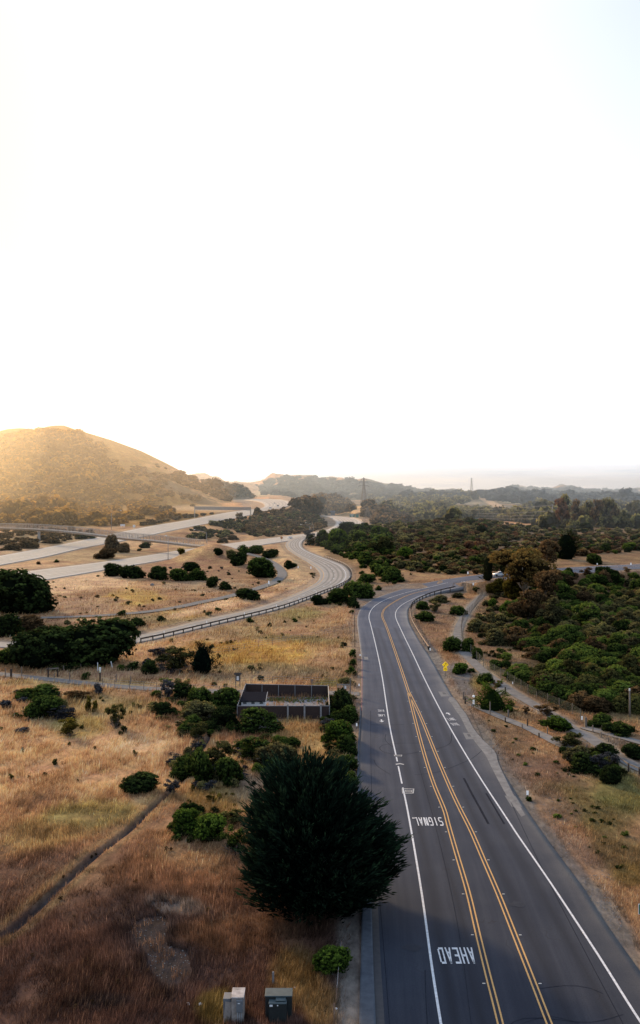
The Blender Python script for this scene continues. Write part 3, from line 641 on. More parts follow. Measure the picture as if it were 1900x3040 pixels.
MB().add([(unproj(1228,2429)[0]+dx, unproj(1228,2429)[1]+dy, .016) for dx, dy in ((-.13,-.16),(.13,-.16),(.13,.16),(-.13,.16))], [(0,1,2,3)]).build('lettering', M_white, road)
lettering('BIKE', 1131, 2110, 18, 1.35, True); lettering('LANE', 1132.5, 2124, 20, 1.35, True)
lettering('LANE', 1340, 2135, 22, 1.45, False, .18); lettering('BIKE', 1351, 2150, 21, 1.45, False, .18)
def arrow(cx, cy, s, flip, rot=0):
    c = unproj(cx, cy); V = [(-.11,-.9),(.11,-.9),(.11,.1),(.42,.1),(0,.9),(-.42,.1),(-.11,.1)]
    P = []
    for x, y in V:
        x *= s; y *= s
        if flip: x, y = -x, -y
        P.append((c[0]+x*math.cos(rot)-y*math.sin(rot), c[1]+x*math.sin(rot)+y*math.cos(rot), .016))
    MB().add(P, [(0,1,2,6),(2,3,4,5),(6,2,5)][:2]+[(2,5,6)]).build('arrow_marking', M_white, road)
arrow(1133, 2140, .9, True); arrow(1331, 2119, .9, False, .18)
# survey crosses, detector patches, grey concrete apron on the right verge
M_patch = mat('pale_patch', (.18,.18,.18), .8, noise=(.14,.14,.145), noise_scale=3)
M_chalk = mat('worn_paint', (.60,.60,.58), .8, noise=(.22,.22,.23), noise_scale=5)
def quadpx(name, pts, m_, lift, parent=None, z=0.):
    P = [unproj(x, y, 0) for x, y in pts]
    return MB().add([(p[0], p[1], lift) for p in P], [tuple(range(len(P)))]).build(name, m_, parent or road)
def frame(pts, w_, lift, m_=None):
    P = [Vector(unproj(x, y, 0)) for x, y in pts]; m = MB()
    c = sum(P, Vector())/len(P)
    for a, b in zip(P, P[1:]+P[:1]):
        ai = a+(c-a).normalized()*w_; bi = b+(c-b).normalized()*w_
        m.add([(p.x, p.y, lift) for p in (a, b, bi, ai)], [(0,1,2,3)])
    return m.build('survey_mark', m_ or M_chalk, road)
frame([(1193,2341),(1230,2342),(1228,2356),(1194,2356)], .22, .020); quadpx('survey_mark', [(1203,2345),(1224,2346),(1223,2352),(1204,2352)], M_patch, .008); frame([(1203,2345),(1224,2346),(1223,2352),(1204,2352)], .1, .014)
quadpx('survey_mark', [(1169,2241),(1194,2241),(1193,2246),(1171,2245)], M_patch, .008); frame([(1169,2241),(1194,2241),(1193,2246),(1171,2245)], .12, .020)
quadpx('survey_mark', [(1174,2268),(1188,2266),(1200,2269),(1199,2271),(1188,2269),(1176,2271)], M_chalk, .020)
for q in ([(1374,2175),(1396,2177),(1411,2194),(1384,2195)], [(1301,2053),(1322,2054),(1335,2067),(1310,2068)], [(1498,2362),(1530,2363),(1550,2396),(1519,2395)]):
    quadpx('detector_patch', q, M_patch, .007)
    c = np.mean(q, 0); quadpx('detector_patch', [tuple(c+(np.array(p)-c)*.42+np.array((2,-2))) for p in q], mat('dark_patch', (.07,.072,.08), .7), .011)
quadpx('detector_patch', [(1080,1950),(1092,1950),(1094,1958),(1082,1959)], M_patch, .008)
apr = [(1334,2070),(1348,2072),(1368,2100),(1385,2122),(1404,2160),(1432,2195),(1470,2232),(1478,2262),(1500,2310),(1530,2370),(1560,2420)]
apl = [(1330,2078),(1341,2090),(1352,2108),(1368,2130),(1385,2165),(1412,2205),(1440,2240),(1455,2270),(1478,2315),(1510,2372),(1548,2425)]
ribbon_mesh('concrete_apron', smooth(catmull([unproj(*p) for p in apl], 4), 1), smooth(catmull([unproj(*p) for p in apr], 4), 1), 4, M_conc, lift=.015, skirt=False)['kind'] = 'structure'
# raised pavement along the left of the near road, with its kerb and dark gutter
sl_ = [(1066,3400),(1066,3040),(1071,2860),(1075,2640),(1071,2500),(1066,2400),(1060,2307),(1063,2200),(1067,2140),(1068,2100)]
sr_ = [(1124,3400),(1116,3040),(1108,2860),(1101,2640),(1089,2500),(1077,2400),(1066,2307),(1067,2200),(1071,2140),(1071,2100)]
swl = smooth(catmull([unproj(*p) for p in sl_], 6), 2); swr = smooth(catmull([unproj(*p) for p in sr_], 6), 2)
ribbon_mesh('pavement', swl, swr, 6, mat('pavement_grey', (.105,.118,.138), .95, spec=.03, noise=(.065,.073,.088), noise_scale=1.3, bump=.15), lift=.12, step=2)['kind'] = 'structure'
gl_ = swr.copy(); gr_ = swr.copy(); dg = np.interp(swr[:, 1], [55, 82, 105], [.55, .5, .05]); gl_[:, 0] += .01; gr_[:, 0] += dg
ribbon_mesh('gutter', gl_, gr_, 2, mat('gutter_dark', (.035,.036,.042), .7, noise=(.055,.055,.06), noise_scale=2), road, lift=.008, skirt=False, step=2)
# faded red kerb line further up
rk = up([(1073.5,2110),(1074.5,2060),(1075,1990),(1074.5,1956)])
line_mesh('kerb_line', rk, .10, mat('faded_red', (.30,.09,.09), .8), road, lift=.014)
# tyre marks
M_skid = mat('rubber', (.012,.014,.020), .9, spec=.02, noise=(.030,.034,.046), noise_scale=3)
def skid(pts, w_): return line_mesh('tyre_mark', np.array([unproj(*p) for p in pts]), w_, M_skid, road, lift=.009)
skid([(1377,2310),(1400,2355),(1425,2400),(1450,2446)], .24); skid([(1443,2355),(1470,2400),(1497,2446)], .18)
skid([(1340,2180),(1338,2205),(1310,2220),(1265,2228),(1200,2240),(1150,2236),(1128,2225),(1135,2212),(1190,2206),(1260,2207)], .07)
skid([(1440,2220),(1405,2250),(1370,2266),(1300,2293),(1230,2300)], .07); skid([(1146,2180),(1143,2196),(1158,2212),(1180,2225)], .07); skid([(1100,2152),(1150,2152),(1200,2151)], .09)
skid([(1505,3050),(1540,3026),(1600,3022),(1680,3030),(1760,3036),(1850,3012)], .06); skid([(1500,3062),(1560,3035),(1640,3016),(1720,3040)], .05); skid([(1600,2936),(1670,2926),(1740,2930),(1790,2950)], .06)
skid([(1110,2256),(1120,2275),(1160,2300)], .06)
skid([(1392,2100),(1480,2300),(1600,2560),(1760,2870),(1850,3040)], .05); skid([(1100,2110),(1104,2400),(1130,2700),(1158,3060)], .05); skid([(1262,2880),(1264,2960),(1270,3060)], .06); skid([(1240,2260),(1300,2480),(1360,2750),(1400,3050)], .035)
for q in ([(1180,2560),(1215,2556),(1222,2574),(1186,2578)], [(1205,2810),(1236,2808),(1238,2818),(1208,2820)], [(1520,2680),(1548,2678),(1556,2690),(1528,2694)]):
    c = unproj(*np.mean(q, 0)); rr = random.Random(q[0][0]); MB().add([(c[0]+.9*rr.uniform(.5,1)*math.cos(k*.6), c[1]+.8*rr.uniform(.5,1)*math.sin(k*.6), .0105) for k in range(10)], [tuple(range(10))]).build('oil_stain', mat('stain', (.030,.036,.050), .7, spec=.1, noise=(.018,.022,.034), noise_scale=3), road)
# freeway and ramp paint
def inset(key, fr):
    L, R = EDGE[key]; return L*(1-fr)+R*fr
for k, o_, lf in (('f1', fw, .075), ('f2', fw2, .045)):
    line_mesh('edge_line', inset(k, .10), .18, M_white, o_, lift=lf); line_mesh('edge_line', inset(k, .88), .18, M_white, o_, lift=lf)
    for fr in (.36, .62): line_mesh('lane_line', inset(k, fr), .16, M_white, o_, lift=lf, dash=(3.6, 14.6))
line_mesh('edge_line', inset('ramp', .84), .2, M_white, ramp, lift=.085); line_mesh('edge_line', inset('ramp', .13), .2, M_yell, ramp, lift=.085)
line_mesh('lane_line', inset('ramp', .48), .18, M_white, ramp, lift=.085, dash=(3.6, 14.6))
# trench-side stones and the haze
# ------------------------------------------------------------------ foliage
def leaf_mat(name, dark, mid, light, trans=.28, rnd=.25):
    m = bpy.data.materials.new(name); m.use_nodes = True; nt = m.node_tree; nt.nodes.clear()
    out = nt.nodes.new('ShaderNodeOutputMaterial'); a = nnode(nt, 'ShaderNodeAttribute'); a.attribute_name = 'tint'
    oi = nt.nodes.new('ShaderNodeObjectInfo'); tc = nt.nodes.new('ShaderNodeTexCoord')
    v = mathn(nt, 'ADD', a.outputs['Fac'], mathn(nt, 'MULTIPLY', mathn(nt, 'SUBTRACT', oi.outputs['Random'], .5), rnd))
    n = noise_of(nt, tc.outputs['Object'], 2.2, 3); v = mathn(nt, 'ADD', v, mathn(nt, 'MULTIPLY', mathn(nt, 'SUBTRACT', n, .5), .5))
    r = nt.nodes.new('ShaderNodeValToRGB'); e = r.color_ramp.elements
    e[0].position = .12; e[0].color = (*dark, 1); e[1].position = .95; e[1].color = (*light, 1); k = e.new(.55); k.color = (*mid, 1)
    nt.links.new(v, r.inputs['Fac'])
    d = nt.nodes.new('ShaderNodeBsdfDiffuse'); t = nt.nodes.new('ShaderNodeBsdfTranslucent'); mx = nt.nodes.new('ShaderNodeMixShader'); mx.inputs[0].default_value = trans
    nt.links.new(r.outputs[0], d.inputs[0]); nt.links.new(r.outputs[0], t.inputs[0]); nt.links.new(d.outputs[0], mx.inputs[1]); nt.links.new(t.outputs[0], mx.inputs[2]); nt.links.new(mx.outputs[0], out.inputs[0])
    return m
LM = dict(
 green=leaf_mat('leaf_green', (.010,.016,.006), (.060,.090,.020), (.20,.26,.045)),
 bright=leaf_mat('leaf_bright_green', (.012,.022,.006), (.085,.135,.020), (.24,.32,.045)),
 dark=leaf_mat('leaf_dark_green', (.006,.009,.005), (.028,.041,.013), (.105,.14,.032), .22),
 cyp=leaf_mat('leaf_cypress', (.003,.005,.004), (.012,.024,.014), (.050,.092,.040), .10, .05),
 olive=leaf_mat('leaf_olive', (.014,.016,.007), (.075,.075,.026), (.2,.185,.05)),
 brown=leaf_mat('leaf_brown', (.034,.023,.012), (.16,.10,.048), (.36,.225,.095), .38),
 gold=leaf_mat('leaf_gold_green', (.03,.025,.006), (.13,.11,.022), (.34,.26,.05), .4),
 grey=leaf_mat('twig_grey', (.022,.022,.024), (.07,.068,.07), (.14,.135,.135), .1),
 mix=leaf_mat('leaf_scrub', (.030,.029,.015), (.15,.135,.058), (.36,.32,.10), .4),
 rust=leaf_mat('leaf_rust', (.04,.018,.010), (.16,.075,.04), (.30,.15,.07), .3),
 blue=leaf_mat('leaf_far_haze', (.030,.038,.042), (.075,.088,.088), (.14,.15,.13), .15),  # blue of the distance haze painted into the leaf colours
 umber=leaf_mat('leaf_umber', (.028,.019,.008), (.16,.105,.034), (.36,.24,.07), .4),
 sungold=leaf_mat('leaf_hill_sunlit', (.15,.075,.014), (.34,.175,.032), (.66,.35,.07), .5),  # golden sunlight on the hill painted into the leaf colours
)
M_bark = mat('bark', (.13,.10,.075), .95, noise=(.05,.04,.03), noise_scale=3, bump=.5)
M_twig = mat('bare_twigs', (.20,.18,.165), .95, noise=(.09,.08,.075), noise_scale=4)
def fol(lobes, nclump, nleaf, cs, ls, seed, flat=.45, hull=True, up_=.25, hk=.80):
    """leaf clumps over lobes (x,y,z,rx,ry,rz). returns V, Q, T, tint"""
    r = np.random.default_rng(seed); lobes = np.array(lobes, float)
    area = lobes[:, 3]*lobes[:, 4]+lobes[:, 3]*lobes[:, 5]; pk = area/area.sum()
    Cc = []; Nn = []
    while len(Cc) < nclump:
        k = r.choice(len(lobes), p=pk); d = r.normal(size=3); d /= np.linalg.norm(d)
        if d[2] < -.35: continue
        L = lobes[k]; p = L[:3]+d*L[3:]*r.uniform(.86, 1.03)
        ins = False
        for j, M in enumerate(lobes):
            if j != k and (((p-M[:3])/M[3:])**2).sum() < .72: ins = True; break
        if ins or p[2] < .02: continue
        Cc.append(p); n = d/L[3:]; Nn.append(n/np.linalg.norm(n))
    Cc = np.array(Cc); Nn = np.array(Nn)
    csz = cs*r.uniform(.6, 1.35, len(Cc)); n = nclump*nleaf; ci = np.repeat(np.arange(nclump), nleaf)
    d = r.normal(size=(n, 3)); d /= np.linalg.norm(d, axis=1)[:, None]; d[:, 2] *= .75
    P = Cc[ci]+d*csz[ci][:, None]*r.uniform(.45, 1, n)[:, None]
    nr = d*.55+Nn[ci]*.6+np.array([0, 0, up_])+r.normal(size=(n, 3))*flat; nr /= np.linalg.norm(nr, axis=1)[:, None]
    a = np.cross(nr, r.normal(size=(n, 3))); a /= np.linalg.norm(a, axis=1)[:, None]; b = np.cross(nr, a)
    s = ls*r.uniform(.5, 1.3, n)[:, None]; s2 = s*r.uniform(.45, .8, n)[:, None]
    V = np.stack([P-a*s, P-b*s2, P+a*s, P+b*s2], 1).reshape(-1, 3); Q = np.arange(n*4).reshape(-1, 4)
    zmax = (lobes[:, 2]+lobes[:, 5]).max()
    t = .34+.30*(d[:, 2])+.28*(P[:, 2]/zmax-.5)+r.uniform(-.12, .12, n)+(r.uniform(-.14, .14, nclump))[ci]  # lit tops and shaded gaps painted into the leaf colour, plus random tone
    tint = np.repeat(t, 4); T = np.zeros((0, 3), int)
    if hull:
        for L in lobes:
            nu, nv = 10, 6; b0 = len(V); g = []
            for i in range(nv+1):
                th = math.pi*i/nv
                for j in range(nu):
                    ph = 2*math.pi*j/nu; dd = np.array([math.sin(th)*math.cos(ph), math.sin(th)*math.sin(ph), math.cos(th)])
                    q = L[:3]+dd*L[3:]*hk*r.uniform(.85, 1.08); q[2] = max(q[2], -.03); g.append(q)
            V = np.vstack([V, g]); qq = [(b0+i*nu+j, b0+(i+1)*nu+j, b0+(i+1)*nu+(j+1) % nu, b0+i*nu+(j+1) % nu) for i in range(nv) for j in range(nu)]
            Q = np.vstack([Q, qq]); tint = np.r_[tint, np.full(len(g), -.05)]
    return V, Q, T, tint
def rlobes(seed, n, w_=.5, h_=1., spread=.55, low=.35):
    r = random.Random(seed); n += 3; L = [(r.uniform(-.1,.1), r.uniform(-.1,.1), .40*h_, r.uniform(.26,.34), r.uniform(.26,.34), .46*h_)]
    if spread > .5:
        for i in range(n):
            a = r.uniform(0, 6.28); d = spread*w_*r.uniform(.35, 1.35); s = r.uniform(.11, .27); zc = r.uniform(low*.4, low*1.9)*h_; L.append((math.cos(a)*d, math.sin(a)*d, zc, s*r.uniform(.8,1.3), s*r.uniform(.8,1.3), max(.08, min(s*1.1, h_-zc))))
        return L
    for i in range(n):
        a = 2*math.pi*(i+r.uniform(-.3, .3))/n; d = spread*w_*r.uniform(.75, 1.15); s = r.uniform(.2, .3)
        zc = r.uniform(low*.6, low*1.7)*h_; L.append((math.cos(a)*d, math.sin(a)*d, zc, s, s, min(s*1.15*h_+.05, h_-zc)))
    return L
PROTO = {}
def proto(name, lobes, nc, nl, cs, ls, seed, **k):
    V, Q, T, t = fol(lobes, nc, nl, cs, ls, seed, **k); x = V[Q.ravel()]
    lo, hi = np.percentile(V, .5, axis=0), np.percentile(V, 99.5, axis=0); c = (lo+hi)/2; V = (V-np.array([c[0], c[1], 0]))/np.array([hi[0]-lo[0], hi[1]-lo[1], hi[2]])
    PROTO[name] = (V, Q, t)
for i in range(5): proto('bush%d' % i, rlobes(20+i, 6+i % 3), 300, 14, .070, .030, i)
for i in range(3): proto('round%d' % i, [(0,0,.5,.47,.47,.5)]+rlobes(50+i, 6, spread=.5, low=.45)[1:], 300, 14, .075, .032, 30+i)
for i in range(3): proto('wide%d' % i, rlobes(70+i, 8, spread=.72, low=.3), 300, 13, .075, .030, 40+i, flat=.6)
for i in range(3): proto('loose%d' % i, [(x*.9, y*.9, z, a*.75, b*.75, c*.6) for x, y, z, a, b, c in rlobes(90+i, 8, spread=.75, low=.5)], 240, 12, .075, .028, 60+i, flat=.9, hk=.6)
for i in range(3): proto('small%d' % i, rlobes(110+i, 4), 60, 9, .13, .07, 80+i)
for i in range(4): proto('far%d' % i, rlobes(130+i, 5, spread=.6), 34, 4, .15, .13, 90+i, hk=.85)
for i in range(4): proto('mid%d' % i, rlobes(150+i, 5, spread=.65), 60, 6, .13, .085, 95+i, hk=.8)
def twigs(seed, n=40):
    r = random.Random(seed); m = MB()
    for i in range(n):
        a = r.uniform(0, 6.28); e = r.uniform(.15, 1.2); l = r.uniform(.4, .62); p0 = Vector((r.uniform(-.1, .1), r.uniform(-.1, .1), 0))
        d = Vector((math.cos(a)*math.cos(e), math.sin(a)*math.cos(e), math.sin(e)*1.2)); p1 = p0+d*l*.5; p2 = p1+(d+Vector((r.uniform(-.5, .5), r.uniform(-.5, .5), r.uniform(-.2, .3))))*l*.5
        m.tube([p0, p1, p2], [.016, .010, .004], 3, cap=False)
        for k in range(2):
            q = p1.lerp(p2, r.random()); m.tube([q, q+Vector((r.uniform(-.16, .16), r.uniform(-.16, .16), r.uniform(0, .16)))], [.006, .003], 3, cap=False)
    return m
_cache = {}
def veg_mesh(pn, matk):
    k = (pn, matk)
    if k not in _cache:
        V, Q, t = PROTO[pn]; o = mesh_np('foliage', V, Q=Q, mat=LM[matk], fattr=dict(tint=t)); _cache[k] = o.data; bpy.data.objects.remove(o)
    return _cache[k]
_tw = {}
def stem_mesh(k=0):
    if k not in _tw:
        o = twigs(k).build('branches', M_twig); _tw[k] = o.data; bpy.data.objects.remove(o)
    return _tw[k]
def boxplace(x0, y0, x1, y1):
    """ground point, width and height of something seen between these survey rows"""
    g = at((x0+x1)/2, y1); w_ = (x1-x0)/F*g.y
    Yc = g.y+.38*w_*.9; X = ((x0+x1)/2-CX)/F*Yc; w_ = (x1-x0)/F*Yc; zg = ground(X, Yc)
    zt = H-(y0-HZ)*Yc/F
    return X, Yc, zg, w_, max(.28*w_, zt-zg)
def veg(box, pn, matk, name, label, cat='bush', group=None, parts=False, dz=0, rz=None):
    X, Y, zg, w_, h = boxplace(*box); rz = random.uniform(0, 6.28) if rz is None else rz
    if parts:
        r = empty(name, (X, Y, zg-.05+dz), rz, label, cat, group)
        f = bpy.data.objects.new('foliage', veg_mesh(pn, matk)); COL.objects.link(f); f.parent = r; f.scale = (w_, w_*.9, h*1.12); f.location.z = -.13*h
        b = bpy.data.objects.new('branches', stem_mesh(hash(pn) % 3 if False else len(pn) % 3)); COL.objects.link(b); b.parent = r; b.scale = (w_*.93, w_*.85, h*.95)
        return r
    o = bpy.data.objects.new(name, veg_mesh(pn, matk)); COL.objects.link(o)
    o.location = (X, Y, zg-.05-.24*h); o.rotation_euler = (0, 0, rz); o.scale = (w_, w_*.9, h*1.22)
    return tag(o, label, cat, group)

# ---- trees made of upswept sprays (cypress, pine)
def spray_crown(n, size, shape, seed, plen, pw, lift=.55, nq=7, core=.80, ragged=1., spd=.32, ff=1., skew=0.):
    """n sprays gathered on boughs that curve up and outwards; shape(z) -> radius fraction"""
    r = np.random.default_rng(seed); V = []; Q = []; t = []
    nb_ = max(30, n//9); lump = [(r.uniform(0, 6.28), r.uniform(0, 1), r.uniform(-.06, .16)) for _ in range(26)]
    for _ in range(nb_):
        a = r.uniform(0, 2*math.pi); zf = r.uniform(.02, 1)**.9; k = r.choice([.62, .80, .82])
        for la, lz, ls in lump: k += ragged*ls*math.exp(-((math.remainder(a-la, 2*math.pi)/.4)**2+((zf-lz)/.12)**2))
        k += skew*math.cos(a)*math.exp(-((zf-.38)/.25)**2); R = shape(zf)*k; base = np.array([math.cos(a)*R*size[0]-skew*.5*size[0]*(zf-.4), math.sin(a)*R*size[1], zf*size[2]*.95])
        e = lift*(.5+.6*zf)+.75*max(0, zf-.6)+r.normal()*.15; aa = a+r.normal()*.25
        zz_ = 0; d = np.array([math.cos(aa)*math.cos(e), math.sin(aa)*math.cos(e), math.sin(e)]); L = plen*r.uniform(.55, 1.5)
        side = np.cross(d, [0, 0, 1]); side /= np.linalg.norm(side)+1e-6; un = np.cross(side, d); tb = r.uniform(-.14, .14)
        for q in range(max(3, n//nb_)):
            f = r.uniform(-.1, 1); wv_ = pw*2.0*(1.15-f)
            p0 = base+d*L*(f-.25)+side*r.normal()*wv_+un*(r.normal()*wv_*.6+.25*L*max(0, f-.5)); ds = d+side*r.normal()*spd+un*(r.normal()*spd*.7+.15); ds /= np.linalg.norm(ds); Ls = L*.42*(1.2-.5*f)
            for s_ in range(nq):
                g = s_/nq; p = p0+ds*Ls*g+r.normal(size=3)*pw*.42*(1-g*.6); dl = ds+r.normal(size=3)*spd*.9; dl /= np.linalg.norm(dl); ll = Ls*.42*ff; ww = pw*.30*(1.2-g*.8)/ff**.7
                sv = np.cross(dl, r.normal(size=3)); sv /= np.linalg.norm(sv); b = len(V)
                V += [p-sv*ww*.5, p+dl*ll*.5-sv*ww, p+dl*ll, p+dl*ll*.5+sv*ww]; Q.append((b, b+1, b+2, b+3)); t += [.02+.42*g+.30*max(f, 0)+tb+r.uniform(-.1, .14)]*4  # lit tips painted in: lighter outwards along spray and bough
    nu, nv = 22, 14; b0 = len(V); g = []
    for i in range(nv+1):
        zf = i/nv
        for j in range(nu):
            a = 2*math.pi*j/nu; R = shape(min(.99, max(.02, zf)))*core*r.uniform(.85, 1.05); g.append((math.cos(a)*R*size[0], math.sin(a)*R*size[1], zf*size[2]*.93))
    V = np.vstack([np.array(V), g]); Q = Q+[(b0+i*nu+j, b0+i*nu+(j+1) % nu, b0+(i+1)*nu+(j+1) % nu, b0+(i+1)*nu+j) for i in range(nv) for j in range(nu)]
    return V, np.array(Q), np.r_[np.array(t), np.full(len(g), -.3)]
def trunk_mb(h, r0, seed=0, limbs=6, spread=.5, lean=0.):
    r = random.Random(seed); m = MB(); pts = [Vector((lean*k/6+r.uniform(-.02, .02)*h, r.uniform(-.02, .02)*h, h*k/6-.1)) for k in range(7)]
    m.tube(pts, [r0*(1-.8*k/6) for k in range(7)], 8)
    for i in range(limbs):
        k = r.randint(1, 5); p = pts[k]; a = r.uniform(0, 6.28); L = h*spread*r.uniform(.5, 1)
        q1 = p+Vector((math.cos(a)*L*.5, math.sin(a)*L*.5, L*.3)); q2 = q1+Vector((math.cos(a+.3)*L*.5, math.sin(a+.3)*L*.5, L*.35))
        m.tube([p, q1, q2], [r0*.42*(1-k/9), r0*.26, r0*.08], 5)
    return m
def place_spray(box, n, seed, label, name='cypress_tree', cat='tree', matk='cyp', shape=None, plen=.16, pw=.06, lift=.55, nq=7, group=None, depth=1.0, ragged=1., core=.8, spd=.32, ff=1., skew=0.):
    X, Y, zg, w_, h = boxplace(*box); shape = shape or (lambda z: math.sin(math.pi*min(1, z*.86+.12))**.6)
    root = empty(name, (X, Y, zg), 0, label, cat, group)
    V, Q, t = spray_crown(n, (w_/2*.86, w_/2*.86*depth, h*.9), shape, seed, w_*plen, w_*pw, lift, nq, ragged=ragged, core=core, spd=spd, ff=ff, skew=skew)
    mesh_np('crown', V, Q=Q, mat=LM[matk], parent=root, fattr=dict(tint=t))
    trunk_mb(h*.7, w_*.035, seed).build('trunk', M_bark, root, True)
    return root
def cyp_shape(z):
    return float(np.interp(z, [0, .08, .2, .38, .55, .72, .86, .95, 1.0], [.42, .74, .98, 1.02, .90, .68, .46, .28, .10]))
place_spray((702,2280,1146,2752), 6000, 5, 'huge dark cypress tree leaning its sprays over the left edge of the near road', shape=cyp_shape, plen=.20, pw=.030, nq=7, ragged=1.7, core=.62, spd=.14, ff=1.5, skew=.17)
place_spray((558,1909,641,2003), 520, 6, 'solitary dark pine with spiky outline between the thicket and the golden field', name='pine_tree', shape=lambda z: float(np.interp(z, [0,.15,.4,.7,.9,1], [.75,.95,1,.78,.5,.15])), plen=.3, pw=.045)
place_spray((1410,2036,1516,2112), 420, 8, 'low spreading conifer beside the wooden gate at the start of the gravel path', name='conifer_shrub', matk='bright', shape=lambda z: float(np.interp(z, [0,.2,.5,.8,1], [1,1,.8,.5,.12])), plen=.3, pw=.035, lift=.2)
place_spray((1641,1573,1722,1662), 420, 9, 'broad dark evergreen on the scrub hill above the right end of the near road', name='pine_tree', matk='dark', plen=.22, pw=.035)
place_spray((1593,1536,1637,1571), 200, 10, 'small dark pine on the far right ridge just below the wire pylon', name='pine_tree', matk='dark', shape=lambda z: float(np.interp(z, [0,.3,.6,1], [.9,1,.7,.2])), plen=.3, pw=.05)
place_spray((1426,1640,1470,1728), 240, 12, 'thin see-through pine where the near road disappears behind the trees', name='pine_tree', matk='olive', shape=lambda z: float(np.interp(z, [0,.1,.4,.7,1], [.3,1,.8,.9,.2])), plen=.3, pw=.05, lift=.2)

# ---- broad trees with visible limbs
def broad_tree(box, seed, label, matk='olive', nl=9, name='broadleaf_tree', spread=.36, low=.45, group=None, nc=420, lv=11, trunk_c=None, cat='tree', cs=.06, ls=.024):
    X, Y, zg, w_, h = boxplace(*box); r = random.Random(seed); root = empty(name, (X, Y, zg-.1), 0, label, cat, group)
    L = []
    for i in range(nl):
        a = 6.28*i/nl+r.uniform(-.3, .3); d = r.uniform(.12, 1)*spread; s = r.uniform(.15, .24); z = r.uniform(low, .82); L.append((math.cos(a)*d, math.sin(a)*d, z, s*1.1, s*1.1, s*.85))
    L.append((0, 0, .84, .16, .16, .15)); L.append((0, 0, .55, .2, .2, .2))
    V, Q, T, t = fol(L, nc, lv, cs, ls, seed, flat=.8, hk=.62)
    o = mesh_np('crown', V*np.array([w_*.98, w_*.98, h]), Q=Q, mat=LM[matk], parent=root, fattr=dict(tint=t))
    m = MB(); r0 = w_*.028; base = Vector((0,0,-.3)); fork = Vector((0,0,low*.55*h)); m.tube([base, fork*.5, fork], [r0*1.3, r0, r0*.85], 7)
    for l in L: 
        q = Vector((l[0]*w_, l[1]*w_, l[2]*h)); mid = fork.lerp(q, .5)+Vector((r.uniform(-.04, .04)*w_, r.uniform(-.04, .04)*w_, -.03*h)); m.tube([fork, mid, q], [r0*.6, r0*.38, r0*.12], 5)
    m.build('trunk', trunk_c or M_bark, root, True)
    return root
M_pale = mat('pale_bark', (.42,.36,.29), .9, noise=(.22,.18,.14), noise_scale=3)
broad_tree((1468,1628,1644,1790), 3, 'tall brown-green tree with pale forked limbs before the right end of the near road', 'umber', 17, trunk_c=M_pale, spread=.40, low=.34, nc=760, cs=.05, ls=.017)
broad_tree((1474,1632,1560,1745), 4, 'dense olive tree standing left of the tall tree with pale limbs', 'olive', 11, low=.3)
broad_tree((1570,1690,1668,1815), 5, 'dark brown tree at the right foot of the tall tree with pale limbs', 'brown', 11, low=.25)
broad_tree((1510,1748,1620,1868), 6, 'lowest brown tree on the slope below the tall tree with pale limbs', 'brown', 11, low=.2)
broad_tree((1596,1770,1690,1880), 7, 'dull dark tree at the valley edge right of the lowest brown tree', 'mix', 10, low=.2)
broad_tree((1590,1600,1664,1690), 8, 'dull brown tree behind the right shoulder of the tall pale-limbed tree', 'brown', 10, low=.25)
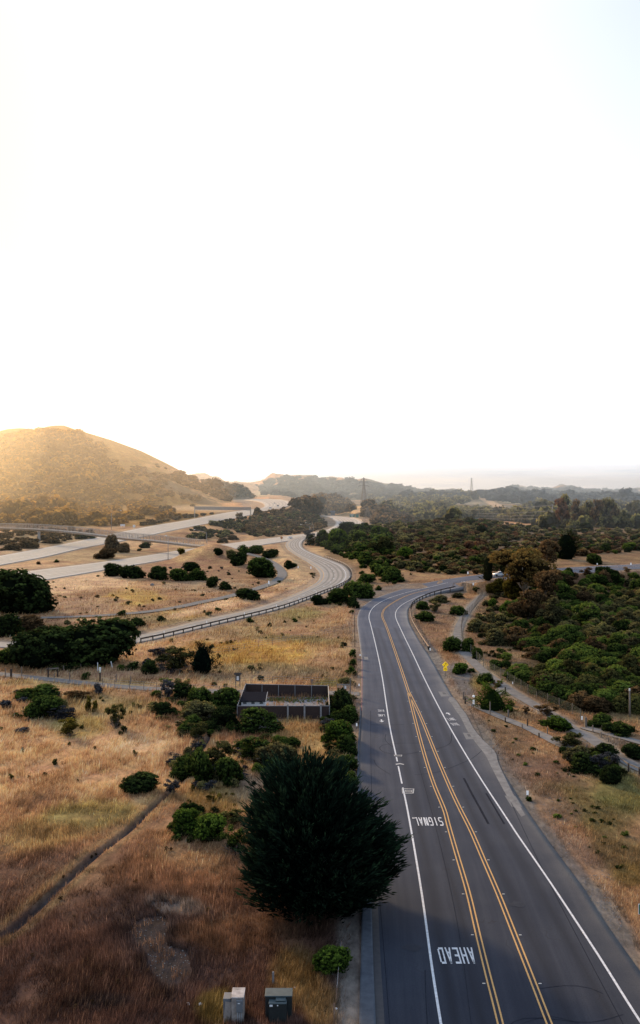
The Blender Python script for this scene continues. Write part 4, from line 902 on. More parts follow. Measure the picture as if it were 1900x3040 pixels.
# ------------------------------------------------------------------ single bushes, each where the survey found it
VEG = [
 # box, proto, leaf, name, label, parts
 ((-60,1694,152,1826),'round0','dark','tree','very dark rounded tree cut by the left edge just below the freeway',0),
 ((60,1720,150,1815),'round1','dark','tree','lower right shoulder tree of the very dark mass below the freeway',0),
 ((-20,1822,60,1892),'bush0','dark','bush','dark bush at the left edge below the very dark tree',0),
 ((50,1828,128,1882),'wide0','brown','bush','ragged brown bush beside the left end of the ramp road',1),
 ((170,1840,392,1982),'round2','dark','tree','largest dark domed tree left of the ramp guardrail',0),
 ((30,1862,215,1988),'round1','dark','tree','second dark domed tree merging with the left side of the largest one',0),
 ((-20,1924,48,1976),'bush2','green','bush','dull green bush at the left edge behind the grey lane',0),
 ((192,1968,228,1992),'small0','dark','bush','small bush under the front of the largest dark domed tree',0),
 ((241,1995,267,2018),'small1','green','bush','small round bush just left of the pole with the white box',0),
 ((375,1964,412,1990),'small2','dark','bush','low dark bush right of the largest domed tree',0),
 ((440,1921,506,1951),'loose0','grey','bush','grey leafless bush in the grass behind the pine thicket',1),
 ((424,1958,466,2004),'bush1','dark','bush','upright dark bush at the left end of the pine thicket',0),
 ((470,1924,572,2001),'loose1','olive','bush','open olive thicket with bare stems leaning against the dark pine',1),
 ((51,2030,171,2086),'bush3','green','bush','flat-topped green bush, upper one of the left cluster below the lane',0),
 ((76,2064,190,2138),'bush4','green','bush','low wide green bush in front of the flat-topped one',0),
 ((78,2082,150,2130),'round2','bright','bush','bright green mound in the left cluster',0),
 ((150,2098,212,2140),'loose2','grey','bush','grey twiggy bush at the right foot of the left cluster',1),
 ((30,2115,67,2134),'small0','green','bush','tiny green bush below the left cluster',0),
 ((2,2076,36,2104),'small1','grey','bush','small grey bush at the left edge beside the left cluster',0),
 ((44,2158,84,2178),'small2','grey','bush','low pale grey bush in the open grass at far left',0),
 ((30,2050,60,2062),'small0','olive','bush','tiny olive bush left of the flat-topped green bush',0),
 ((188,2054,268,2078),'loose0','brown','bush','fallen brown bush with a green top below the lane',1),
 ((280,2028,304,2062),'small2','grey','bush','small leaning grey bush touching the lane',0),
 ((252,2066,272,2112),'small0','gold','flowering_weed','left of two yellow-green weeds standing below the lane',0),
 ((272,2078,290,2114),'small1','gold','flowering_weed','right of two yellow-green weeds standing below the lane',0),
 ((319,2092,366,2166),'loose2','olive','bush','pale feathery weed clump in the middle of the left meadow',1),
 ((175,2134,232,2190),'loose1','gold','flowering_weed','yellow flowering clump on the left meadow',1),
 ((473,2020,520,2078),'loose2','grey','bush','dark grey half-bare bush at the left end of the long thicket',1),
 ((515,2026,575,2082),'bush0','dark','bush','dark bush on the lane side of the long thicket',0),
 ((463,2085,524,2127),'bush2','dark','bush','separate dark dome just left of the long thicket',0),
 ((560,2040,640,2110),'wide1','green','bush','green bush in the long thicket left of the shed',0),
 ((618,2044,714,2120),'bush4','green','bush','tall dark green bush touching the left side of the compound',0),
 ((540,2080,640,2150),'wide0','mix','bush','grey-green middle bush of the long thicket',1),
 ((628,2096,706,2166),'bush1','dark','bush','dark bush below the left corner of the compound',0),
 ((528,2126,600,2180),'bush3','green','bush','green bush at the lower left end of the long thicket',0),
 ((560,2146,618,2204),'loose1','olive','bush','twiggy olive bush where the ditch disappears',1),
 ((600,2140,658,2184),'bush2','dark','bush','small dark dome at the lower right of the long thicket',0),
 ((703,2104,836,2180),'wide2','green','bush','big grey-stemmed dome standing in front of the compound fence',1),
 ((308,1672,370,1712),'bush0','dark','bush','left half of the pair of dark bushes below the freeway',0),
 ((360,1678,428,1718),'wide1','dark','bush','right half of the pair of dark bushes below the freeway, with grey twigs',0),
 ((447,1681,503,1722),'bush2','dark','bush','dark bush between the pair and the long hedge below the freeway',0),
 ((503,1688,560,1726),'round0','green','bush','left part of the long green hedge on the ramp meadow',0),
 ((552,1688,618,1724),'wide2','green','bush','right part of the long green hedge on the ramp meadow',0),
 ((543,1669,594,1696),'round1','dark','bush','dark round bush behind the long hedge on the ramp meadow',0),
 ((612,1711,648,1745),'bush1','dark','bush','dark upright bush right of the long hedge',0),
 ((650,1725,688,1752),'bush3','dark','bush','dark bush rightmost of the row on the ramp meadow',0),
 ((308,1588,352,1640),'bush4','brown','bush','tall dark bush between the two freeway carriageways near the footbridge',0),
 ((340,1612,386,1641),'bush0','brown','bush','low right neighbour of the tall bush between the carriageways',0),
 ((280,1628,346,1660),'wide0','brown','bush','spreading brown bush below the tall one between the carriageways',0),
 ((413,1605,450,1627),'small0','dark','bush','small dark bush on the central bank right of the tall one',0),
 ((406,1628,420,1636),'small1','green','bush','tiny bush on the verge of the nearer carriageway',0),
 ((226,1582,278,1601),'wide1','olive','bush','low olive bush behind the footbridge',0),
 ((60,1602,112,1629),'bush3','brown','bush','brown bush beside the footbridge pier',0),
 ((8,1612,66,1634),'wide2','brown','bush','flat brown bush left of the footbridge pier',0),
 ((138,1598,180,1614),'small2','brown','bush','flat bush right of the footbridge pier',0),
 ((528,1626,550,1645),'small1','gold','bush','golden bush on the crest of the footbridge bank',0),
 ((160,1660,176,1670),'small0','green','bush','tiny bush left on the strip between the carriageways',0),
 ((108,1666,122,1676),'small1','brown','bush','tiny brown bush on the strip between the carriageways',0),
 ((634,1627,663,1649),'bush1','dark','bush','dark round bush below the right end of the footbridge',0),
 ((686,1637,732,1680),'round2','dark','bush','dark bush left of the big round one inside the path loop',0),
 ((668,1632,700,1660),'bush2','mix','bush','dull bush behind the one left of the big round bush',0),
 ((735,1656,816,1716),'round0','green','bush','big round green bush inside the path loop',0),
 ((703,1618,742,1640),'small0','green','bush','leftmost bush of the row lining the curved path',0),
 ((738,1619,782,1644),'round1','green','bush','middle bush of the row lining the curved path',0),
 ((780,1630,826,1657),'round2','dark','bush','rightmost bush of the row lining the curved path',0),
 ((846,1663,880,1688),'bush3','dark','bush','small dark bush between the path and the ramp',0),
 ((699,1747,772,1782),'bush4','dark','bush','dark bush beside the lower end of the curved path',0),
 ((822,1722,834,1730),'small1','green','bush','tiny bush on the outside of the curved path',0),
 ((348,1811,374,1829),'small2','dark','bush','small dark bush alone in the golden grass patch',0),
 ((464,1828,492,1844),'small0','dark','bush','low dark bush right of the golden grass patch',0),
 ((386,1834,428,1862),'bush0','dark','bush','right hand bush of the group above the ramp',0),
 ((338,1842,412,1876),'wide0','dark','bush','wide dark bush of the group above the ramp',0),
 ((350,1836,384,1852),'small1','mix','bush','dull rear bush of the group above the ramp',0),
 ((638,1803,658,1813),'small2','green','bush','tiny green bush between path and ramp',0),
 ((730,1832,754,1848),'small0','green','bush','small bush under the ramp guardrail',0),
 ((866,1834,884,1847),'small1','green','bush','small bush in the rough grass behind the golden field',0),
 ((502,1894,514,1906),'small2','green','bush','tiny bush just below the left end of the guardrail',0),
 ((927,1766,972,1796),'bush2','dark','bush','left end bush of the dark row under the ramp bend',0),
 ((974,1746,1040,1794),'bush1','green','bush','middle bush of the dark row under the ramp bend',0),
 ((1020,1726,1108,1778),'wide1','green','bush','wide upper bush of the row under the ramp bend',0),
 ((1030,1770,1070,1806),'bush3','dark','bush','lowest bush of the row under the ramp bend beside the near road',0),
 ((1060,1703,1116,1731),'bush4','green','bush','bush above the dark row, right of the ramp bend',0),
 ((1114,1738,1134,1753),'small0','green','bush','small bush alone on the bank between ramp and near road',0),
 ((1036,1810,1052,1822),'small1','green','bush','tiny bush at the left edge of the near road bend',0),
 ((1129,1684,1194,1728),'wide2','green','bush','green bush group on the bank above the near road bend',0),
 ((1066,1676,1082,1687),'small2','green','bush','tiny bush just right of the ramp bend',0),
 ((1066,1694,1084,1704),'small0','green','bush','second tiny bush right of the ramp bend',0),
 ((974,1570,1038,1632),'bush4','bright','tree','sunlit round tree at the edge of the wood beside the ramp',0),
 ((1006,1550,1066,1592),'round0','dark','tree','dark tree behind the sunlit round tree beside the ramp',0),
 ((936,1573,976,1622),'bush1','dark','tree','dark tree left of the sunlit round tree',0),
 ((908,1590,946,1620),'loose0','dark','bush','low ragged bush at the fork of ramp and freeway',0),
 ((902,1574,936,1602),'loose1','grey','bush','bare grey bush under the twin freeway lamps',1),
 ((1092,1594,1164,1648),'bush3','olive','tree','pale olive tree on the scrub slope right of the sunlit tree',0),
 ((1103,1562,1156,1597),'round1','bright','tree','round green tree above the pale olive one',0),
 ((1178,1624,1224,1660),'round2','bright','tree','round green tree alone on the middle of the scrub slope',0),
 ((752,1506,779,1530),'bush0','brown','bush','dark bush at the edge of the far carriageway beside the gantry',0),
 ((697,1522,726,1546),'loose2','brown','bush','ragged bush left of the gantry post',0),
 ((868,1479,902,1504),'bush2','brown','bush','dark clump topping the mound where the far carriageway bends',0),
 ((732,1548,766,1562),'wide0','brown','bush','dark bush on the slope under the gantry post',0),
 ((644,1596,675,1612),'wide1','brown','bush','rounded bush on the sandy slope above the nearer carriageway',0),
 ((672,1588,706,1603),'wide2','brown','bush','slanting bush on the sandy slope right of the rounded one',0),
 ((1742,1644,1786,1676),'round0','green','bush','green bush on the far side of the near road at the right',0),
 ((1848,1610,1888,1634),'round1','bright','bush','pale green bush on the far right scrub slope',0),
 ((1716,1552,1758,1576),'bush1','dark','tree','dark tree on the far right ridge',0),
 ((1777,1612,1818,1636),'bush3','green','bush','mid green bush on the far right scrub slope',0),
 ((1314,1890,1369,1936),'round2','green','bush','round green bush left of the gravel path',0),
 ((1236,1784,1274,1811),'bush1','green','bush','green bush inside the bend of the near road',0),
 ((1239,1814,1293,1847),'wide0','green','bush','wide bush lower inside the bend of the near road',0),
 ((1274,1786,1308,1820),'loose1','mix','bush','dull twiggy bush inside the bend of the near road',1),
 ((1338,1798,1386,1828),'wide1','green','bush','bush between the road bend and the upper gravel path',0),
 ((1276,1766,1330,1790),'wide2','mix','bush','low scrub bush just under the guardrail of the road bend',0),
 ((1340,1758,1380,1776),'small1','mix','bush','low scrub bush near the end of the bend guardrail',0),
 ((1372,1892,1409,1936),'bush0','green','bush','upper bush of the line along the wire fence',0),
 ((1401,1924,1434,1958),'round1','green','bush','round bush, second of the line along the wire fence',0),
 ((1450,1776,1473,1802),'round0','bright','bush','small bright bush below the trees at the road end',0),
 ((1486,1783,1516,1820),'bush2','bright','bush','upright bright bush right of the small one below the trees',0),
 ((1446,1717,1498,1768),'bush3','gold','bush','golden bush at the foot of the dense olive tree',0),
 ((1494,1718,1562,1782),'bush4','gold','bush','larger golden bush under the tall tree with pale limbs',0),
 ((1382,1838,1440,1878),'wide0','mix','bush','dull scrub bush on the slope above the line of the fence',0),
 ((1424,1850,1486,1890),'wide1','mix','bush','second dull scrub bush on the slope above the fence',0),
 ((1436,1868,1520,1918),'wide2','mix','bush','largest dull scrub bush on the slope above the fence',0),
 ((1446,1820,1474,1850),'small0','mix','bush','small dull bush high on the slope above the fence',0),
 ((1341,1967,1391,2003),'bush4','bright','bush','yellow-green bush right of the yellow warning sign',0),
 ((1386,1982,1414,1998),'small1','green','bush','low tail of bushes right of the yellow-green one',0),
 ((1489,1959,1516,1983),'round2','green','bush','round dark-topped bush on the sandy slope beyond the fence',0),
 ((1545,1971,1564,1992),'small2','green','bush','lollipop bush alone on the sandy slope',0),
 ((1453,1958,1494,1990),'bush0','green','bush','bush beyond the fence left of the round dark-topped one',0),
 ((1413,1998,1465,2032),'wide1','green','bush','bush between road verge and upper gravel path',0),
 ((1462,2020,1490,2042),'loose0','brown','bush','brown twiggy bush touching the gravel path junction',0),
 ((1496,2092,1524,2116),'small0','bright','bush','bright fern-like bush beside a fence post on the lower path',0),
 ((1552,2096,1572,2122),'loose1','brown','bush','small dead-topped bush above the lower path',1),
 ((1500,2081,1528,2097),'small1','brown','bush','flat brown bush right of the spreading conifer',0),
 ((1594,2090,1652,2130),'loose2','brown','bush','twiggy brown bush between the two gravel paths',1),
 ((1618,2126,1704,2172),'wide0','bright','bush','long glossy green bush between the two gravel paths',0),
 ((1742,2118,1818,2162),'wide2','green','bush','left of two dark domed bushes beyond the fence end',0),
 ((1790,2142,1884,2186),'wide1','green','bush','right of two dark domed bushes beyond the fence end',0),
 ((1853,2208,1925,2256),'bush2','dark','bush','dark bush cut by the right edge beyond the path rail',0),
 ((1644,2174,1722,2222),'loose0','olive','bush','thin olive bush where the lower path ends',1),
 ((1672,2216,1748,2272),'bush1','mix','bush','left grey-green bush of the big right-hand thicket',1),
 ((1762,2206,1842,2262),'bush0','dark','bush','upper dark bush of the big right-hand thicket',0),
 ((1690,2236,1782,2300),'wide2','dark','bush','middle dark bush of the big right-hand thicket',0),
 ((1752,2238,1826,2300),'loose2','grey','bush','grey bare bush inside the big right-hand thicket',1),
 ((1786,2276,1840,2330),'round0','dark','bush','lowest bush of the big right-hand thicket',0),
 ((1574,2216,1594,2228),'small2','green','bush','small green tussock on the open right slope',0),
 ((1562,2362,1580,2380),'small1','green','bush','tiny bush at the foot of the white marker post',0),
 ((361,2298,464,2360),'round1','dark','bush','solitary rounded dark bush beside the ditch',0),
 ((488,2316,532,2362),'loose1','grey','bush','grey half-bare bush over the ditch',1),
 ((500,2246,590,2318),'bush3','green','bush','green bush left above the ditch, leftmost of its thicket',0),
 ((560,2222,640,2330),'wide0','green','bush','green middle bush of the thicket above the ditch',0),
 ((606,2210,690,2300),'loose2','olive','bush','olive twiggy bush at the rear of the thicket above the ditch',1),
 ((640,2250,722,2336),'bush1','green','bush','right hand bush of the thicket above the ditch',0),
 ((666,2286,712,2330),'small0','gold','bush','yellow-green bush at the right foot of the thicket above the ditch',0),
 ((699,2184,800,2262),'loose0','green','bush','rear left bush behind the huge cypress',1),
 ((760,2206,882,2290),'wide1','mix','bush','grey-green bush directly behind the huge cypress',1),
 ((518,2405,606,2486),'bush2','bright','bush','left bright green bush of the pair left of the huge cypress',0),
 ((570,2416,674,2500),'bush4','bright','bush','right bright green bush of the pair left of the huge cypress',0),
 ((507,2476,538,2498),'small2','green','bush','tiny bush below the bright green pair',0),
 ((660,2458,736,2542),'loose1','green','bush','open green bush tucked under the left side of the huge cypress',1),
 ((934,2812,1036,2906),'round0','bright','bush','small round green tree beside the thin fence posts at the bottom',1),
 ((980,2048,1050,2130),'bush0','dark','bush','dark bush against the right side of the compound',0),
 ((986,2094,1058,2150),'bush3','green','bush','olive topped bush below the one right of the compound',0),
 ((960,2138,1058,2210),'wide1','bright','bush','brightest yellow-green bush along the near road',0),
 ((948,2134,992,2166),'loose2','grey','bush','grey bush left of the brightest roadside bush',1),
 ((990,2184,1064,2244),'wide2','green','bush','green layered bush below the brightest roadside bush',0),
 ((988,2240,1062,2298),'bush1','green','bush','lower roadside bush above the huge cypress',0),
 ((1010,2290,1062,2346),'wide0','green','bush','lowest roadside bush touching the huge cypress',0),
 ((1026,1978,1059,2005),'small0','bright','bush','bush at the golden field end beside the near road',0),
 ((1036,1954,1058,1984),'small1','green','bush','narrow bush above the one at the golden field end',0),
 ((1036,1926,1056,1954),'small2','green','bush','highest of the three narrow roadside bushes',0),
 ((1002,2012,1056,2036),'wide0','mix','bush','flat grey-green bush behind the mesh gate',0),
]
for b_, pn, mk_, nm, lab, pt in VEG:
    wx_ = (b_[2]-b_[0])*.06; b_ = (b_[0]-wx_, b_[1]-(b_[3]-b_[1])*.04, b_[2]+wx_, b_[3])
    veg(b_, pn, mk_, nm, lab, 'tree' if nm == 'tree' else ('weed' if 'weed' in nm else 'bush'), parts=bool(pt))

# ------------------------------------------------------------------ scrub and woodland nobody could count
def inpoly(x, y, P):
    c = False; j = len(P)-1
    for i in range(len(P)):
        if (P[i][1] > y) != (P[j][1] > y) and x < (P[j][0]-P[i][0])*(y-P[i][1])/(P[j][1]-P[i][1])+P[i][0]: c = not c
        j = i
    return c
def scatter(name, poly, n, smin, smax, mk, label, cat, protos, hmin=.5, hmax=.85, seed=1, avoid=True, thin=0., ymin=0, ymax=1e9, extra=None):
    r = random.Random(seed); xs = [p[0] for p in poly]; ysv = [p[1] for p in poly]; VV = []; QQ = []; TT = []; nb = 0; cnt = 0; tries = 0
    while cnt < n and tries < n*14:
        tries += 1; x = r.uniform(min(xs), max(xs)); y = r.uniform(min(ysv), max(ysv))
        if not inpoly(x, y, poly): continue
        g = at(x, y)
        if not (ymin < g.y < ymax): continue
        if thin and float(fbm(np.array([g.x/34.]), np.array([g.y/50.]), 77, 3)[0]) < thin: continue
        if avoid:
            u = x; i = min(NI-1, int(np.interp(g.y, YS, np.arange(NI)))); j = min(NJ-1, int(np.interp(u, us, np.arange(NJ))))
            if min(NEAR[k][i, j] for k in NEAR if k != 'ditch') < (1.6 if g.y < 400 else 3.5): continue
        V, Q, t = PROTO[r.choice(protos)]; s = r.uniform(smin, smax)*(1+.5*(r.random() < .12)); h = s*r.uniform(hmin, hmax); a = r.uniform(0, 6.28); ca, sa = math.cos(a), math.sin(a)
        P = V*np.array([s, s*.92, h]); P = np.stack([P[:, 0]*ca-P[:, 1]*sa+g.x, P[:, 0]*sa+P[:, 1]*ca+g.y, P[:, 2]*1.15+g.z-.20*h], 1)
        VV.append(P); QQ.append(Q+nb); nb += len(P); TT.append(t+r.uniform(-.28, .28)); cnt += 1
    if not VV: return None
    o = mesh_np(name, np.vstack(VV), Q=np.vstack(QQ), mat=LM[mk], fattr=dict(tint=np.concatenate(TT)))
    return tag(o, label, cat, kind='stuff')
MIDP = ['mid0','mid1','mid2','mid3']; FARP = ['far0','far1','far2','far3']
MIDHILL = [(1040,1640),(1010,1600),(1060,1566),(1130,1556),(1250,1549),(1350,1543),(1450,1545),(1530,1563),(1650,1572),(1905,1578),(1905,1640),(1760,1648),(1640,1660),(1540,1690),(1420,1704),(1300,1706),(1180,1690),(1100,1668)]
scatter('scrub', MIDHILL, 560, 2.2, 4.6, 'mix', 'dull green scrub covering the hill behind the near road', 'scrub', MIDP, .35, .6, seed=3)
scatter('scrub', MIDHILL, 640, 2.2, 4.6, 'brown', 'brown dry scrub mixed over the hill behind the near road', 'scrub', MIDP, .3, .55, seed=4)
scatter('scrub', MIDHILL, 170, 2.0, 4.2, 'rust', 'reddish scrub patches on the hill behind the near road', 'scrub', MIDP, .4, .7, seed=5, thin=.52)
scatter('scrub', MIDHILL, 180, 2.4, 4.6, 'green', 'greener bushes dotted over the hill behind the near road', 'scrub', MIDP, .5, .8, seed=6)
VAL = [(1560,1760),(1640,1712),(1760,1703),(1905,1694),(1905,2130),(1880,2120),(1740,2112),(1690,2108),(1600,2072),(1540,2052),(1500,2018),(1560,2005),(1610,2010),(1660,2008),(1640,1990),(1590,1960),(1540,1930),(1500,1905),(1560,1860),(1500,1820),(1540,1790)]
scatter('scrub', VAL, 300, 2.4, 5.2, 'green', 'dense green scrub filling the valley right of the path fence', 'scrub', ['bush0','bush2','bush4','wide0','wide1'], .5, .8, seed=7)
scatter('scrub', [(1560,1780),(1905,1740),(1905,1960),(1740,1900),(1600,1880)], 260, 2.2, 4.8, 'mix', 'grey-green scrub on the upper side of the right-hand valley', 'scrub', ['bush1','bush3','loose0','wide2'], .5, .8, seed=8)
scatter('scrub', [(1560,2010),(1905,1960),(1905,2120),(1700,2104),(1620,2060)], 150, 1.8, 4., 'olive', 'olive tops among the valley scrub near the fence', 'scrub', ['bush1','bush3','loose0','wide2'], .5, .8, seed=9)
scatter('scrub', [(1300,1740),(1440,1745),(1560,1790),(1540,1880),(1640,1960),(1600,1950),(1480,1900),(1400,1840),(1380,1790)], 60, 1.2, 3.2, 'mix', 'sparse low scrub on the sandy slope below the road end', 'scrub', MIDP, .4, .7, seed=10)
HILLP = [(0,1282),(60,1274),(160,1266),(240,1284),(330,1312),(400,1352),(450,1420),(470,1470),(560,1515),(560,1540),(400,1556),(300,1562),(0,1562)]
scatter('hillside_scrub', [(-60,1306),(60,1300),(160,1292),(240,1306),(300,1340),(300,1400),(240,1480),(200,1562),(-60,1562)], 760, 8, 17, 'sungold', 'tree-like sunlit scrub covering the left part of the big hill', 'scrub', FARP+MIDP, .45, .75, seed=11)
scatter('hillside_scrub', [(0,1292),(60,1286),(160,1278),(240,1296),(330,1340),(380,1420),(430,1470),(520,1520),(540,1540),(400,1556),(300,1562),(0,1562)], 720, 5, 11, 'sungold', 'lower scrub spreading over the face of the big hill', 'scrub', FARP, .4, .65, seed=12)
scatter('hillside_scrub', [(380,1340),(560,1425),(700,1492),(600,1520),(560,1545),(470,1552),(400,1500),(380,1430)], 90, 4, 9, 'brown', 'scattered bushes on the bare right flank of the big hill', 'scrub', FARP, .4, .65, seed=13, thin=.5)
scatter('hillside_scrub', [(480,1416),(540,1410),(620,1450),(690,1488),(660,1486),(600,1462),(540,1438)], 130, 6, 12, 'brown', 'dark band of scrub behind the shoulder of the big hill', 'scrub', FARP, .4, .65, seed=14, ymin=900)
scatter('mound_scrub', [(760,1528),(800,1516),(850,1508),(905,1500),(965,1524),(990,1546),(975,1568),(900,1584),(800,1594),(720,1580),(740,1552)], 620, 2.4, 4.6, 'brown', 'brown scrub on the mound between the two carriageways', 'scrub', FARP+MIDP, .45, .75, seed=15)
scatter('mound_scrub', [(640,1560),(760,1530),(900,1520),(990,1550),(900,1580),(760,1594),(700,1580)], 200, 2.2, 4.4, 'mix', 'greener scrub at the foot of the mound between the carriageways', 'scrub', FARP+MIDP, .45, .75, seed=16)
scatter('mound_scrub', [(560,1575),(640,1558),(720,1545),(760,1560),(720,1590),(640,1600),(560,1600)], 60, 3, 6, 'mix', 'sparse scrub on the sandy bank above the nearer carriageway', 'scrub', FARP, .35, .55, seed=17)
scatter('roadside_scrub', [(410,1560),(560,1535),(720,1515),(740,1512),(600,1532),(430,1560)], 50, 3, 6, 'brown', 'low scrub along the foot of the big hill beside the freeway', 'scrub', FARP, .35, .6, seed=18)
scatter('roadside_scrub', [(-20,1568),(230,1572),(300,1590),(250,1600),(100,1618),(-20,1640)], 120, 2.5, 6, 'brown', 'dull scrub behind the left end of the footbridge', 'scrub', FARP, .35, .6, seed=19)
scatter('scrub', [(1040,1600),(1130,1554),(1350,1541),(1450,1543),(1530,1561),(1650,1570),(1905,1576),(1905,1602),(1500,1610),(1150,1606)], 420, 2.6, 5.2, 'mix', 'scrub along the crest of the hill behind the near road', 'scrub', MIDP, .35, .6, seed=47)
scatter('roadside_scrub', [(940,1620),(1040,1630),(1160,1690),(1200,1735),(1130,1720),(1060,1668),(980,1640)], 110, 1.8, 4, 'green', 'low green bushes spilling down between ramp and near road', 'scrub', MIDP, .5, .8, seed=20)
scatter('roadside_scrub', [(960,1590),(1080,1570),(1160,1600),(1160,1660),(1060,1650),(960,1630)], 150, 3, 6, 'green', 'bushy edge of the wood beside the ramp', 'scrub', MIDP, .6, .9, seed=21)
scatter('far_woodland', [(880,1486),(940,1480),(1010,1488),(1050,1500),(1050,1518),(1000,1526),(930,1522),(880,1510)], 220, 7, 15, 'brown', 'wooded knoll behind the freeway bend', 'woodland', FARP, .6, .9, seed=22)
scatter('far_woodland', [(1085,1500),(1170,1520),(1250,1546),(1200,1556),(1090,1556),(1070,1540)], 300, 4, 9, 'brown', 'dark wooded slope behind the big pylon', 'woodland', FARP, .6, .9, seed=23)
scatter('far_woodland', [(1090,1488),(1200,1474),(1300,1469),(1400,1466),(1412,1484),(1360,1500),(1340,1520),(1440,1520),(1560,1550),(1400,1545),(1250,1548),(1150,1520)], 600, 7, 14, 'mix', 'hazy wooded slopes beyond the scrub hill', 'woodland', FARP, .6, .95, seed=24)
scatter('far_woodland', [(1412,1466),(1547,1474),(1650,1484),(1640,1500),(1560,1498),(1440,1484)], 260, 9, 17, 'blue', 'tree line along the hazy middle ridge', 'woodland', FARP, .6, 1., seed=25)
scatter('far_woodland', [(1600,1500),(1900,1500),(1900,1570),(1650,1568),(1520,1550),(1560,1530)], 320, 8, 18, 'mix', 'hazy woodland at the right below the eucalyptus grove', 'woodland', FARP, .6, .95, seed=26)
scatter('far_woodland', [(760,1440),(860,1418),(1000,1428),(1130,1438),(1240,1456),(1380,1466),(1380,1480),(1100,1484),(900,1478),(780,1470)], 700, 12, 26, 'blue', 'scrubby woodland on the far hazy hills', 'woodland', FARP, .35, .6, seed=27)
scatter('far_woodland', [(1440,1462),(1530,1451),(1640,1455),(1720,1456),(1900,1461),(1900,1500),(1700,1490),(1500,1476)], 900, 14, 34, 'blue', 'woodland on the farthest blue hills', 'woodland', FARP, .35, .6, seed=28)
scatter('far_woodland', [(600,1426),(660,1447),(720,1450),(745,1480),(720,1490),(640,1462)], 70, 8, 18, 'brown', 'scrub on the rocky spur behind the big hill', 'woodland', FARP, .35, .6, seed=29)
scatter('scrub', VAL, 150, 2.2, 4.4, 'brown', 'brown half-dead scrub between the green valley bushes', 'scrub', ['loose0','wide2','bush1'], .45, .75, seed=40)
UND = [([(440,2040),(520,2020),(700,2040),(710,2160),(640,2200),(520,2190),(450,2120)], 46), ([(500,2240),(600,2200),(720,2220),(740,2330),(620,2350),(500,2330)], 40), ([(700,2180),(880,2190),(900,2290),(760,2300),(680,2250)], 30), ([(960,2050),(1056,2050),(1058,2340),(1000,2340),(960,2180)], 46),
 ([(40,2040),(180,2040),(220,2140),(90,2150)], 16), ([(1640,2180),(1760,2200),(1850,2260),(1840,2330),(1760,2310),(1660,2240)], 40), ([(150,1980),(400,1985),(400,1992),(150,1996)], 18), ([(430,1960),(580,1950),(580,2004),(430,2004)], 26), ([(500,2410),(700,2420),(700,2500),(520,2500)], 18),
 ([(920,1700),(1110,1720),(1060,1810),(940,1790)], 40), ([(440,1690),(700,1680),(700,1750),(560,1728),(440,1722)], 20), ([(1380,1830),(1530,1880),(1620,1990),(1560,2020),(1440,1960),(1370,1880)], 26), ([(1060,1700),(1240,1690),(1200,1735),(1070,1730)], 16)]
for q, (pl, nn) in enumerate(UND):
    scatter('undergrowth', pl, nn, .7, 1.7, ('mix','grey','olive')[q % 3], 'low ragged undergrowth between the larger bushes', 'undergrowth', ['loose0','loose1','small0','small1','small2'], .35, .7, seed=60+q)
    scatter('undergrowth', pl, nn//2, .8, 2.0, ('green','mix','green')[q % 3], 'small leafy shrubs filling in between the larger bushes', 'undergrowth', ['bush0','bush3','wide1','loose2'], .45, .75, seed=90+q)
scatter('field_weeds', [(0,2060),(500,2060),(480,2330),(0,2330)], 34, .25, .8, 'olive', 'small dull weeds dotted over the left meadow', 'weeds', ['small0','small1','small2','loose0'], .5, 1.2, seed=120)
scatter('field_weeds', [(560,2340),(700,2340),(700,2440),(560,2420)], 26, .25, .7, 'gold', 'yellowish weeds left of the huge cypress', 'weeds', ['small0','small1','small2'], .5, 1.2, seed=121)
scatter('field_weeds', [(1420,2110),(1700,2260),(1880,2500),(1880,2640),(1700,2480),(1500,2260)], 44, .2, .7, 'green', 'small green weeds along the right slope', 'weeds', ['small0','small1','small2','loose0'], .3, .6, seed=122)
scatter('field_weeds', [(0,2560),(640,2480),(700,3020),(0,3020)], 26, .15, .45, 'brown', 'dark dead weeds in the near field', 'weeds', ['loose0','loose1','small1'], .6, 1.2, seed=123)
scatter('field_weeds', [(600,1780),(1040,1840),(1040,2030),(640,2030),(560,1900)], 50, .4, 1.1, 'mix', 'dull weeds around the golden field', 'weeds', ['small0','small1','small2','loose0'], .4, .9, seed=124)
scatter('field_weeds', [(120,1720),(900,1680),(860,1760),(600,1860),(160,1870)], 70, .5, 1.5, 'mix', 'dull weeds over the ramp meadow', 'weeds', ['small0','small1','small2','loose0'], .3, .8, seed=125)
